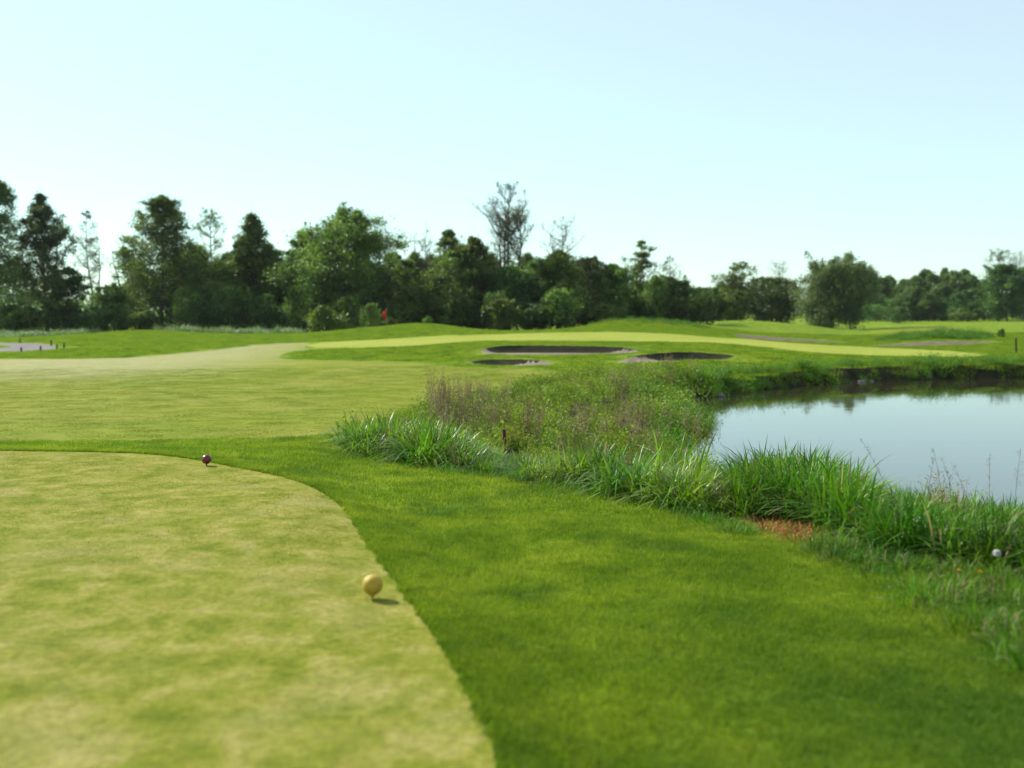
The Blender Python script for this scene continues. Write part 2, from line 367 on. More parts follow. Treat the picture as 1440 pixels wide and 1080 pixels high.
FARB = poly_px([(955,33.5),(985,36),(1040,36.8),(1100,39),(1200,41.4),(1300,42.8),(1440,44),(1650,45),(1650,43.2),(1440,42.2),(1300,40.8),(1200,39.5),(1100,36.5),(1040,34.2),(1000,32.4)])
# ------------------------------------------------------------------ terrain mesh (one triangulation, split along the mown edges)
pts = []
ang = np.concatenate([np.arange(-178, -50, 6.), np.arange(-50, -32, 1.), np.arange(-32, 32, .3), np.arange(32, 50, 1.), np.arange(50, 180, 6.)])*math.pi/180
rad = np.exp(np.arange(math.log(1.0), math.log(1500.), .021))
A, R = np.meshgrid(ang, rad, indexing='ij')
keep = ~((np.abs(A) > .56) & ((np.arange(len(rad)) % 5) != 0)[None, :])
A = A[keep]; R = R[keep]
A = A + rng.normal(0, .0006, A.shape); 
pts.append(np.stack([R*np.sin(A), R*np.cos(A)], 1))
for b in BUNK:
    lo, hi = b.min(0)-1.2, b.max(0)+1.2
    g = np.stack(np.meshgrid(np.arange(lo[0], hi[0], .13), np.arange(lo[1], hi[1], .13)), -1).reshape(-1, 2)
    g = g + rng.normal(0, .01, g.shape); s_ = sdf(b, g[:,0], g[:,1], 3.); pts.append(g[(s_ < 1.2) & (np.abs(s_) > .08)])
regions = [('tee', TEEP, .15), ('green', GREENP, .6), ('fair', FAIRP, .5)] + \
          [('b%d' % i, b, .25) for i, b in enumerate(BUNK)] + [('s%d' % i, b, .7) for i, b in enumerate(FARS)] + [('path', PATHP, .5), ('ff', FARF, 1.5)]
P0 = np.concatenate(pts)
ok = np.ones(len(P0), bool)
edges = []; outl = []; base = 0; OUT = {}
for nm, poly, st in regions:
    q = resample(poly, st); OUT[nm] = q
    outl.append(q); n = len(q)
for nm, q in OUT.items():
    d = np.abs(sdf(q, P0[:,0], P0[:,1], 2.)); lim = np.clip(np.hypot(P0[:,0], P0[:,1])*.006, .03, .2); ok &= d > lim
P0 = P0[ok]
allv = [P0]; base = len(P0)
for q in outl:
    n = len(q); edges += [(base+i, base+(i+1) % n) for i in range(n)]; allv.append(q); base += n
allv = np.concatenate(allv)
import time; T0 = time.time()
vo, eo, fo, _, _, _ = delaunay_2d_cdt([Vector(p) for p in allv], edges, [], 0, 1e-5)
print('cdt', len(allv), len(fo), time.time()-T0)
V2 = np.array([(v.x, v.y) for v in vo]); Z = height(V2[:,0], V2[:,1])
V3 = np.concatenate([V2, Z[:,None]], 1)
TR = np.array([f[:3] for f in fo if len(f) >= 3]); cen = V2[TR].mean(1)
e = .03
nx = (height(V2[:,0]+e, V2[:,1])-height(V2[:,0]-e, V2[:,1]))/(2*e); ny = (height(V2[:,0], V2[:,1]+e)-height(V2[:,0], V2[:,1]-e))/(2*e)
NR = np.stack([-nx, -ny, np.ones(len(nx))], 1); NR /= np.linalg.norm(NR, axis=1, keepdims=True)
cls = np.zeros(len(TR), int)
for i, (nm, poly, st) in enumerate(regions):
    cls[inside(OUT[nm], cen[:,0], cen[:,1])] = i+1
def sub(name, sel, mats, mi=None):
    t = TR[sel]; u, inv = np.unique(t, return_inverse=True); t = inv.reshape(t.shape)
    # upward winding
    a, b, c = V2[u][t[:,0]], V2[u][t[:,1]], V2[u][t[:,2]]
    cr = (b[:,0]-a[:,0])*(c[:,1]-a[:,1])-(b[:,1]-a[:,1])*(c[:,0]-a[:,0])
    t[cr < 0] = t[cr < 0][:, ::-1]
    me = mesh_np(name, V3[u], t, mats, True, mi)
    me.normals_split_custom_set_from_vertices([tuple(n) for n in NR[u]])
    return obj(name, me)
selg = cls == 0
zc = Z[TR].mean(1); dpc = sdf(POND, cen[:,0], cen[:,1], 14.)
tg = np.where(selg)[0]
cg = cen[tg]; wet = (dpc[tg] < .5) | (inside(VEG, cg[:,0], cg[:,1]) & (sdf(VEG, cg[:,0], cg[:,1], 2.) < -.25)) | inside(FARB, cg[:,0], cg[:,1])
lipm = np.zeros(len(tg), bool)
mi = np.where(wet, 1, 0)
o = tag(sub('ground', selg, [ROUGH, SOIL_SHADE], mi), 'rolling green rough grass covering the whole course', kind='structure')
info = {'tee': ('tee_ground', TEE, 'closely mown yellow green tee in the near left corner'),
        'green': ('putting_green', GREEN, 'pale smooth putting green stretched across the middle distance'),
        'fair': ('fairway', FAIR, 'lightly mown green fairway between tee and green'),
        'b0': ('sand_bunker', SAND, 'long grey sand bunker cut in the slope below the green'),
        'b1': ('sand_bunker', SAND, 'smallest sand bunker lowest on the slope, left end'),
        'b2': ('sand_bunker', SAND, 'sand bunker at the right end of the slope below the green'),
        's0': ('sand_strip', FSAND, 'bare sand strip behind the green, left of the willow foot'),
        's1': ('sand_strip', FSAND, 'bare sand strip behind the right end of the green'),
        'ff': ('fairway', FAIR, 'pale mown patch in the distance before the far wood'),
        'path': ('path', PATHM, 'grey gravel cart path bending at the left edge')}
for i, (nm, poly, st) in enumerate(regions):
    name, m, lab = info[nm]
    sel = cls == i+1
    if nm[0] == 'b':   # dark soil face, carried over the rear floor as painted lip shadow
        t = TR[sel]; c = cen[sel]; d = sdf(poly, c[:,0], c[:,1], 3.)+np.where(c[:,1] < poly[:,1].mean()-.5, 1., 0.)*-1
        zfl = [-.22, -.50, -.37][int(nm[1])]; tag(sub(name, sel, [m, SOIL_SHADE], np.where(((zc[sel] > zfl+.12) & (c[:,1] > poly[:,1].mean()-.2)) | (c[:,1] > poly[:,1].mean()-[-.65, -.3, -.55][int(nm[1])]+.16*np.sin(c[:,0]*1.3)+.08*np.sin(c[:,0]*3.7)), 1, 0)), lab, kind='structure')
    else:
        tag(sub(name, sel, [m]), lab, kind='structure')

# ------------------------------------------------------------------ pond
def water_mat():
    m, nt, N, L = nmat('pond_water')
    g = N.new('ShaderNodeNewGeometry'); mp = N.new('ShaderNodeMapping'); mp.inputs['Scale'].default_value = (.7, 1.6, 1); L.new(g.outputs['Position'], mp.inputs[0])
    n1 = noise(N, L, mp.outputs[0], 1.1, 3, .5, .3); n2 = noise(N, L, mp.outputs[0], 7., 2, .5)
    # one ring ripple where a fish has risen
    dv = N.new('ShaderNodeVectorMath'); dv.operation = 'DISTANCE'; L.new(g.outputs['Position'], dv.inputs[0]); rx, ry = W(1046, 26.6); dv.inputs[1].default_value = (rx, ry, WATER)
    d = dv.outputs['Value']
    w = mathn(N, L, 'MULTIPLY', mathn(N, L, 'SINE', mathn(N, L, 'MULTIPLY', d, 22.)), mathn(N, L, 'MULTIPLY', mapr(N, L, d, .2, .45), mapr(N, L, d, .75, .5)))
    hsum = mathn(N, L, 'ADD', mathn(N, L, 'ADD', n1, mathn(N, L, 'MULTIPLY', n2, .03)), mathn(N, L, 'MULTIPLY', w, .25))
    bp = N.new('ShaderNodeBump'); bp.inputs['Strength'].default_value = .2; bp.inputs['Distance'].default_value = .006; L.new(hsum, bp.inputs['Height'])
    b = N.new('ShaderNodeBsdfPrincipled'); b.inputs['Base Color'].default_value = (.022, .020, .012, 1); b.inputs['Roughness'].default_value = .03
    b.inputs['IOR'].default_value = 1.6; b.inputs['Specular IOR Level'].default_value = 1.0
    L.new(bp.outputs[0], b.inputs['Normal'])
    o = N.new('ShaderNodeOutputMaterial'); L.new(b.outputs[0], o.inputs[0]); return m
cen_p = POND.mean(0); pw = []
for i in range(len(POND)):
    a = POND[i-1]; b = POND[(i+1) % len(POND)]; t = (b-a)/np.linalg.norm(b-a); n = np.array([t[1], -t[0]])
    q = POND[i]+n*.8
    if inside(POND, np.array([q[0]]), np.array([q[1]]))[0]: q = POND[i]-n*.8
    pw.append((q[0], q[1], WATER))
me = bpy.data.meshes.new('pond_water'); me.from_pydata(pw, [], [list(range(len(pw)))]); me.materials.append(water_mat())
if me.polygons[0].normal.z < 0: me.flip_normals()
tag(obj('pond_water', me), 'still brown pond reflecting the pale sky', kind='structure')

# ------------------------------------------------------------------ scattering (stuff only)
def inst_obj(name, variants, P, rot, scl, label, cat, group=None):
    vc = bpy.data.collections.new(name + '_variants')
    for i, me in enumerate(variants): vc.objects.link(bpy.data.objects.new('%s_piece_%02d' % (name, i), me))
    me = bpy.data.meshes.new(name); me.vertices.add(len(P)); me.vertices.foreach_set('co', np.asarray(P, np.float32).ravel())
    for nm, ty, val in (('rot', 'FLOAT_VECTOR', rot), ('scl', 'FLOAT', scl), ('idx', 'INT', rng.integers(0, len(variants), len(P)))):
        a = me.attributes.new(nm, ty, 'POINT'); a.data.foreach_set('vector' if ty == 'FLOAT_VECTOR' else 'value', np.asarray(val, np.int32 if ty == 'INT' else np.float32).ravel())
    o = obj(name, me)
    ng = bpy.data.node_groups.new(name, 'GeometryNodeTree')
    ng.interface.new_socket('Geometry', in_out='INPUT', socket_type='NodeSocketGeometry'); ng.interface.new_socket('Geometry', in_out='OUTPUT', socket_type='NodeSocketGeometry')
    N, L = ng.nodes, ng.links
    gi = N.new('NodeGroupInput'); go = N.new('NodeGroupOutput'); mtp = N.new('GeometryNodeMeshToPoints'); ip = N.new('GeometryNodeInstanceOnPoints'); ci = N.new('GeometryNodeCollectionInfo')
    ci.inputs['Collection'].default_value = vc; ci.inputs['Separate Children'].default_value = True; ci.inputs['Reset Children'].default_value = True
    ip.inputs['Pick Instance'].default_value = True
    def na(nm, ty):
        a = N.new('GeometryNodeInputNamedAttribute'); a.data_type = ty; a.inputs['Name'].default_value = nm; return a.outputs['Attribute']
    L.new(gi.outputs[0], mtp.inputs[0]); L.new(mtp.outputs[0], ip.inputs['Points']); L.new(ci.outputs[0], ip.inputs['Instance'])
    L.new(na('rot', 'FLOAT_VECTOR'), ip.inputs['Rotation']); L.new(na('scl', 'FLOAT'), ip.inputs['Scale']); L.new(na('idx', 'INT'), ip.inputs['Instance Index'])
    L.new(ip.outputs[0], go.inputs[0])
    md = o.modifiers.new('scatter', 'NODES'); md.node_group = ng
    return tag(o, label, cat, group, 'stuff')
def place(X, Y, follow=1.):
    z = height(X, Y); e = .12
    gx_ = (height(X+e, Y)-height(X-e, Y))/(2*e)*follow; gy_ = (height(X, Y+e)-height(X, Y-e))/(2*e)*follow
    n = np.stack([-gx_, -gy_, np.ones_like(gx_)], 1); n /= np.linalg.norm(n, axis=1, keepdims=True)
    a = rng.uniform(0, 2*np.pi, len(X)); x = np.stack([np.cos(a), np.sin(a), np.zeros_like(a)], 1)
    x -= n*(x*n).sum(1, keepdims=True); x /= np.linalg.norm(x, axis=1, keepdims=True); y = np.cross(n, x)
    ry = -np.arcsin(np.clip(x[:,2], -1, 1)); rx = np.arctan2(y[:,2], n[:,2]); rz = np.arctan2(x[:,1], x[:,0])
    return np.stack([X, Y, z], 1), np.stack([rx, ry, rz], 1)
def turf_patch(name, size, count, hmin, hmax, wmin, wmax, mat, nseg=2, curve=(.1, .7)):
    out = []
    for k in range(4):
        a = Acc(); r = size*.62*np.sqrt(rng.uniform(0, 1, count)); th = rng.uniform(0, 6.283, count)
        b = np.stack([r*np.cos(th), r*np.sin(th), np.full(count, -.004)], 1)
        blades(a, b, rng.uniform(hmin, hmax, count), rng.uniform(wmin, wmax, count), rng.uniform(0, 6.283, count), rng.uniform(*curve, count), nseg)
        out.append(a.mesh('%s_%d' % (name, k), [mat]))
    return out
def grid_scatter(D0, D1, u0, u1, spacing, cond):
    """jittered points in the wedge between two depths"""
    xs0, xs1 = (u0-CX)/F*D1, (u1-CX)/F*D1
    if (u0-CX)/F*D0 < xs0: xs0 = (u0-CX)/F*D0
    g = np.stack(np.meshgrid(np.arange(xs0, xs1, spacing), np.arange(D0, D1, spacing)), -1).reshape(-1, 2)
    g = g + rng.uniform(-.5, .5, g.shape)*spacing
    u = CX+F*g[:,0]/np.maximum(g[:,1], .5); g = g[(u > u0) & (u < u1)]
    return g[cond(g[:,0], g[:,1])]
def in_any(X, Y, names):
    r = np.zeros(X.shape, bool)
    for n in names: r |= inside(OUT[n], X, Y)
    return r
ALLR = [r[0] for r in regions]
def is_rough(X, Y): return (~in_any(X, Y, ALLR)) & (sdf(POND, X, Y, 3.) > .3) & (sdf(VEG, X, Y, 3.) > -.3) & (np.minimum.reduce([sdf(b, X, Y, 2.) for b in BUNK]) > .7)
def rough_m(m): return lambda X, Y: is_rough(X, Y) & (sdf(OUT['tee'], X, Y, 2.) > m)
U0, U1 = -180, 1620
def add_turf(name, label, cat, bands):
    """bands: list of (D0,D1,spacing,patch meshes,cond)"""
    for bi, (D0, D1, sp, var, cond) in enumerate(bands):
        g = grid_scatter(D0, D1, U0, U1, sp, cond)
        P, Rr = place(g[:,0], g[:,1])
        inst_obj(name, var, P, Rr, rng.uniform(.8, 1.2, len(P)), label[bi], cat)
        print(name, len(P))
rp0 = turf_patch('rough_patch_fine', .25, 420, .018, .042, .0018, .0036, ROUGH_B, 3)
rpe = turf_patch('rough_patch_edge', .07, 60, .018, .045, .002, .004, ROUGH_B, 3)
rp1 = turf_patch('rough_patch_mid', .45, 420, .02, .05, .004, .007, ROUGH_B, 2)
rp2 = turf_patch('rough_patch_wide', 1.2, 500, .03, .085, .012, .022, ROUGH_B, 2)
add_turf('rough_grass', ['short green rough grass in the near right corner', 'short green rough grass beyond the tee edge and along the pond bank', 'green rough grass on the mounds and round the bunkers'], 'grass',
    [(2.6, 9, .14, rp0, rough_m(.15)), (9, 24, .3, rp1, rough_m(.27)), (24, 100, .8, rp2, lambda X, Y: is_rough(X, Y) & (np.minimum.reduce([sdf(OUT[n], X, Y, 2.) for n in ('green', 'fair', 's0', 's1', 'path')]) > .75))])
eg = []
for _ in range(3):
    q = resample(TEEP, .035); q = q[(q[:,1] > 2.6)]; dr = q - TEEP.mean(0); nrm = np.stack([np.gradient(q[:,1]), -np.gradient(q[:,0])], 1); nrm /= np.linalg.norm(nrm, axis=1, keepdims=True)+1e-9
    sgn = np.where(inside(TEEP, (q+nrm*.05)[:,0], (q+nrm*.05)[:,1]), -1., 1.)
    for off in (.05, .1, .16, .24, .32): eg.append(q+nrm*(sgn*(off+rng.normal(0, .012, len(q))))[:, None]+rng.normal(0, .01, q.shape))
eg = np.concatenate(eg); u_ = CX+F*eg[:,0]/eg[:,1]; eg = eg[(u_ > U0) & (u_ < U1)]
P_, R_ = place(eg[:,0], eg[:,1]); inst_obj('rough_grass', rpe, P_, R_, rng.uniform(.8, 1.25, len(P_)), 'longer grass lip along the cut edge of the tee', 'grass'); print('edge', len(P_))
tp0 = turf_patch('tee_patch_fine', .25, 500, .004, .011, .0012, .0024, TEE_B, 2)
tp1 = turf_patch('tee_patch_mid', .4, 450, .005, .013, .003, .005, TEE_B, 2)
add_turf('tee_grass', ['closely mown mottled grass on the near part of the tee', 'closely mown pale grass on the far part of the tee'], 'grass',
    [(2.6, 7, .17, tp0, lambda X, Y: sdf(OUT['tee'], X, Y, 1.) < -.1), (7, 13, .28, tp1, lambda X, Y: sdf(OUT['tee'], X, Y, 1.) < -.2)])
fp = turf_patch('fairway_patch', .6, 420, .006, .016, .006, .012, FAIR_B, 2)
add_turf('fairway_grass', ['mown green fairway grass below the tee'], 'grass', [(14, 42, .6, fp, lambda X, Y: inside(OUT['fair'], X, Y))])

# ------------------------------------------------------------------ bank vegetation
REED = leaf_mat('reed_leaf', [(.0, (.018, .07, .008)), (.45, (.085, .18, .010)), (.8, (.20, .30, .03)), (1, (.32, .38, .14))], .42, .4, 1.2, .4)
REED_D = leaf_mat('dark_reed_leaf', [(.0, (.012, .05, .006)), (.5, (.065, .165, .008)), (.9, (.16, .28, .02)), (1, (.26, .34, .08))], .36, .5, 1.2, .2)
WEED = leaf_mat('weed_leaf', [(.0, (.03, .07, .008)), (.4, (.095, .155, .014)), (.8, (.24, .30, .045)), (1, (.36, .38, .13))], .4, .6, 1.0, .12)
DRY = leaf_mat('dry_stalk', [(.0, (.13, .08, .045)), (.5, (.25, .18, .11)), (1, (.42, .34, .22))], .2, .7, 1.5, .2)
RUST = leaf_mat('rusty_straw', [(.0, (.07, .035, .015)), (.5, (.34, .13, .045)), (1, (.50, .27, .10))], .2, .7, 2.5, .2)
DEWG = leaf_mat('dewy_tussock', [(.0, (.08, .14, .06)), (.5, (.15, .22, .11)), (1, (.30, .36, .24))], .3, .5, .6, .3)
def tuft(name, n, h, w, r, mats, curve=(.1, .8), nseg=4, mix=None, seed=None, stalks=0, leafy=0, hv=.35):
    a = Acc(); rr = r*np.sqrt(rng.uniform(0, 1, n)); th = rng.uniform(0, 6.283, n)
    b = np.stack([rr*np.cos(th), rr*np.sin(th), np.full(n, -.03)], 1)
    hh = h*rng.uniform(1-hv*1.3, 1+hv*.5, n)*(1-.35*(rr/r)**2)
    an = th + rng.normal(0, .9, n)
    m = np.zeros(n, int) if mix is None else (rng.uniform(0, 1, n) < mix).astype(int)
    for k in (0, 1):
        s = m == k
        if s.any(): blades(a, b[s], hh[s], w*rng.uniform(.6, 1.3, s.sum()), an[s], rng.uniform(*curve, s.sum()), nseg, k)
    if stalks:
        st = np.stack([rng.normal(0, r*.5, stalks), rng.normal(0, r*.5, stalks), np.zeros(stalks)], 1)
        t = np.linspace(0, 1, 5); ln = rng.normal(0, .14, (stalks, 2)); sh = h*rng.uniform(1.0, 1.7, stalks)
        Pp = st[:, None, :] + np.concatenate([ln[:, None, :]*(t**1.5)[None, :, None]*sh[:, None, None], (sh[:, None]*t[None, :])[..., None]], 2)
        tubes(a, Pp, np.tile(np.linspace(.0045, .0015, 5), (stalks, 1)), 3, 1)
        sp = Pp[:, 2:, :].reshape(-1, 3); sp = np.repeat(sp, 7, 0)+rng.normal(0, .025, (len(sp)*7, 3)); cards(a, sp, rng.uniform(.015, .04, len(sp)), 1, aspect=.4)
    if leafy:
        cc = rng.normal(0, 1, (leafy, 3)); cc *= np.array([r*.55, r*.55, h*.28]); cc[:,2] = np.abs(cc[:,2]+h*.5)
        cards(a, cc, rng.uniform(.025, .06, leafy), 0, upbias=.8, aspect=.6)
    return a.mesh(name, mats)
reed_v = [tuft('reed_%d' % i, 60, .60, .021, .22, [REED, DRY], (.2, 1.5), 6, .04, hv=.3) for i in range(4)]
tall_v = [tuft('tallreed_%d' % i, 66, .80, .025, .24, [REED_D, DRY], (.08, 1.25), 6, .05, hv=.28) for i in range(4)]
weed_v = [tuft('weed_%d' % i, 60, .34, .010, .22, [WEED, DRY], (.1, .9), 3, .12, leafy=60) for i in range(4)]
leafy_v = [tuft('leafy_%d' % i, 40, .42, .012, .24, [WEED, DRY], (.1, .9), 3, .08, leafy=200) for i in range(3)]
dry_v = [tuft('dry_%d' % i, 26, .42, .006, .16, [DRY, DRY], (.05, .5), 3, .5, stalks=9) for i in range(3)]
tall_dry_v = [tuft('stalks_%d' % i, 6, .55, .005, .10, [DRY, DRY], (.05, .4), 3, .5, stalks=9) for i in range(3)]
rust_v = [tuft('rust_%d' % i, 70, .16, .007, .14, [RUST, REED], (.4, 1.7), 4, .12) for i in range(3)]
longg_v = [tuft('longgrass_%d' % i, 80, .18, .0065, .16, [REED_D, DRY], (.1, 1.0), 3, .06) for i in range(4)]
dark_v = [tuft('darkbank_%d' % i, 60, .40, .016, .30, [REED_D, DRY], (.2, .9), 3, .04, leafy=120) for i in range(4)]
dew_v = [tuft('dewtuft_%d' % i, 90, .55, .035, .55, [DEWG, DEWG], (.1, .9), 3, .0, hv=.3) for i in range(3)]

def scat(name, var, polyD, dens, label, cat, sc=(.8, 1.2), cond=None, follow=.35, sink=0., mod=None):
    lo, hi = polyD.min(0), polyD.max(0); n = int(dens*(hi[0]-lo[0])*(hi[1]-lo[1]))
    g = rng.uniform(lo, hi, (n, 2)); m = inside(polyD, g[:,0], g[:,1])
    g = g[m]; m = sdf(POND, g[:,0], g[:,1], 14.) > -.05
    if cond is not None: m &= cond(g[:,0], g[:,1])
    g = g[m]
    P, Rr = place(g[:,0], g[:,1], follow); P[:,2] -= sink
    print(name, len(P))
    k = rng.uniform(*sc, len(P))
    if mod is not None: k *= mod(P[:,0], P[:,1])
    return inst_obj(name, var, P, Rr, k, label, cat)
def vn(X, Y, s, seed):   # cheap value variation
    r = np.random.default_rng(seed); o = np.zeros(X.shape)
    for k in range(6):
        a, b, p = r.normal(0, 1, 2).tolist()+[r.uniform(0, 6.28)]
        o += np.sin((a*X+b*Y)/s*2+p)
    return o/2.4
# near band of broad reed grass
band = poly_px([(488,13.9),(500,15.4),(560,17.2),(640,16.5),(740,15),(830,13.6),(900,13.4),(960,13.6),(1000,13.6),(1030,11.5),(1010,8.9),(960,9.4),(900,10.1),(800,10.9),(700,11.6),(600,12.4),(520,13.1)])
PX = lambda X, Y: CX+F*X/Y
scat('reed_bed', reed_v, band, 26, 'bright broad bladed reed grass along the near bank edge', 'reeds', (.6, 1.0), cond=lambda X, Y: (vn(X, Y, 1.2, 3) > -.9) & (vn(X, Y, .5, 8) > -.8),
     mod=lambda X, Y: (1+.22*vn(X, Y, .9, 21))*np.interp(PX(X, Y), [490, 540, 620, 680, 780, 850, 960, 1010], [.85, 1.25, 1.0, .5, .6, 1.2, 1.3, .6])*np.where(np.abs(PX(X, Y)-710) < 14, .5, 1))
nearR = poly_px([(1015,9.2),(1030,11.5),(1070,12.5),(1150,12.5),(1225,11.5),(1240,9.5),(1215,7.7),(1160,8.9),(1130,9.1),(1075,9.2)])
scat('reed_bed', tall_v, nearR, 40, 'tall dark green reeds standing between the rusty straw and the pond', 'reeds', (.60, .84), mod=lambda X, Y: (1+.13*vn(X, Y, .5, 22))*np.interp(PX(X, Y), [1010, 1050, 1100, 1180, 1215, 1240], [.6, 1.05, 1.32, 1.25, .9, .45]))
nearRR = poly_px([(1230,7.5),(1235,10.5),(1300,11),(1450,10.6),(1700,10),(1700,5.6),(1450,6.75),(1370,6.95),(1290,7.3)])
scat('reed_bed', tall_v, nearRR, 36, 'lower dark reeds filling the near bank at the right edge', 'reeds', (.38, .60), cond=lambda X, Y: np.abs(PX(X, Y)-1236) > 9, mod=lambda X, Y: (1+.2*vn(X, Y, .5, 23))*np.interp(PX(X, Y), [1225, 1250, 1290, 1400], [.5, 1.15, 1.25, 1.0]))
scat('long_grass', longg_v, poly_px([(980,9),(1050,8.6),(1120,8.6),(1230,8.0),(1300,7.5),(1450,7.1),(1700,6),(1700,3.6),(1450,4.75),(1330,5.6),(1230,6.5),(1150,7.2),(1060,7.6),(990,8.5)]), 62, 'longer soft grass fringe between lawn and reeds', 'grass', (.5, 1.2), cond=lambda X, Y: ~((np.abs(PX(X, Y)-1107) < 48)))
scat('long_grass', longg_v, poly_px([(488,13.3),(495,14.2),(600,13),(700,12),(800,11.2),(900,10.4),(1010,9.2),(1000,8.7),(900,9.7),(800,10.5),(700,11.2),(600,12.0),(520,12.7)]), 30, 'grass fringe at the foot of the bright reed grass', 'grass', (.5, 1.0))
scat('bank_weeds', weed_v, VEG, 8.5, 'mixed olive weeds over the sloping pond bank', 'weeds', (.5, 1.1), cond=lambda X, Y: (Y > 13.5) & (vn(X, Y, .8, 41) > -.75) & ~((np.abs(PX(X, Y)-710) < 18) & (Y < 16.6)), mod=lambda X, Y: (1+.42*vn(X, Y, 1.1, 24))*np.clip((Y-9)/7, .4, 1))
scat('bank_weeds', leafy_v, VEG, 4.0, 'leafy weed clumps scattered over the pond bank', 'weeds', (.5, 1.0), cond=lambda X, Y: (Y > 16) & (vn(X, Y, 2.5, 5) > .1) & ~((np.abs(PX(X, Y)-710) < 18) & (Y < 16.6)), mod=lambda X, Y: 1+.3*vn(X, Y, 1.6, 25))
scat('bank_weeds', leafy_v, poly_px([(735,24),(742,28),(790,30),(850,29),(870,26),(840,23.5),(770,22.5)]), 2.6, 'tall leafy bushes on the crest of the bank, left of the brown grass', 'weeds', (.7, 1.05), mod=lambda X, Y: 1+.25*vn(X, Y, 1.4, 26))
scat('dry_grass', dry_v, VEG, 3.2, 'dead brown grass patches among the bank weeds', 'grass', (.6, 1.15), cond=lambda X, Y: (Y > 14.5) & (vn(X, Y, 1.7, 9) > .65))
scat('dry_grass', dry_v, poly_px([(850,30),(860,34),(900,35.5),(940,34.5),(950,31),(880,29)]), 4, 'pale brown seeding grass on the far side of the bank', 'grass', (.45, .8))
scat('dry_stalks', tall_dry_v, poly_px([(598,17.5),(600,22),(640,23.5),(690,23),(715,20),(710,17.5),(660,16.5)]), 4.6, 'tall reddish dry stalks rising behind the reed grass', 'stalks', (.65, 1.12))
scat('dry_stalks', tall_dry_v, poly_px([(770,13.5),(780,15),(830,15.2),(830,13.8)]), 8, 'short dry stalks right of the red stake', 'stalks', (.5, .85))
scat('dry_stalks', tall_dry_v, poly_px([(640,19),(660,24),(740,25),(800,22),(790,18),(700,18)]), 1.6, 'scattered tan stalks through the middle of the bank weeds', 'stalks', (.45, .8))
scat('dry_straw', rust_v, poly_px([(1062,8.1),(1075,8.9),(1110,9.2),(1145,8.9),(1150,8.0),(1110,7.6)]), 48, 'rust coloured dead straw at the foot of the tall reeds', 'straw', (.7, 1.3))
scat('dry_straw', dry_v, poly_px([(1000,9.4),(1005,9.9),(1035,9.8),(1030,9.3)]), 45, 'small pale dead tuft at the bend of the bank', 'straw', (.4, .6))
scat('dry_straw', dry_v, poly_px([(1290,8.6),(1300,9.4),(1390,9.2),(1400,8.4)]), 14, 'pale dead grass heads in the right hand reeds', 'straw', (.55, .85))
# far bank
farb = poly_px([(955,33.5),(985,36.5),(1040,37.8),(1100,40),(1200,42.8),(1300,44.2),(1440,45.4),(1650,46.5),(1650,43.2),(1440,42.2),(1300,40.8),(1200,39.5),(1100,36.5),(1040,34.2),(1000,32.4)])
scat('bank_weeds', dark_v, farb, 7.5, 'dark overhanging weeds on the far pond bank', 'weeds', (.4, 1.0), mod=lambda X, Y: 1+.25*vn(X, Y, 1.5, 31))
scat('bank_weeds', dark_v, poly_px([(925,23),(930,31),(968,31.5),(970,28),(990,26),(1004,24.5),(992,22),(955,20.2),(930,20)]), 9, 'dark weeds at the waterline on the left pond shore', 'weeds', (.6, 1.1))
scat('bank_weeds', [*leafy_v, *dark_v], poly_px([(880,27),(890,33),(930,36),(985,35),(960,31.5),(965,27.5),(985,25),(970,22),(930,22)]), 5, 'fuller green bushy growth at the pond end of the bank', 'weeds', (.8, 1.35), mod=lambda X, Y: 1+.3*vn(X, Y, 1.2, 51))
scat('tall_grass', dew_v, poly_px([(225,89),(232,95),(330,96),(415,95),(430,91),(400,88.5),(330,87),(270,88)]), 1.0, 'grey green dewy tussocks at the foot of the trees, behind the left mound', 'grass', (.5, 1.9), cond=lambda X, Y: vn(X, Y, 2.5, 2) > -.5)
scat('tall_grass', dew_v, poly_px([(-150,92),(-150,99),(50,98),(135,95),(140,91),(80,88),(0,86)]), 1.0, 'grey green dewy tussocks at the far left below the trees', 'grass', (.9, 1.6))
scat('tall_grass', [*dark_v], poly_px([(1225,83),(1240,88),(1300,90),(1370,89),(1405,84),(1380,80.5),(1300,82.5)]), 8, 'weedy ridge behind the sand strip at the right', 'weeds', (.6, 1.3), mod=lambda X, Y: 1+.35*vn(X, Y, 2.5, 61))
scat('tall_grass', [*dark_v], poly_px([(820,99),(850,101),(900,103),(960,103),(1010,97),(960,96),(880,97)]), 3, 'dark unmown grass on the mound behind the green', 'grass', (.5, .9))

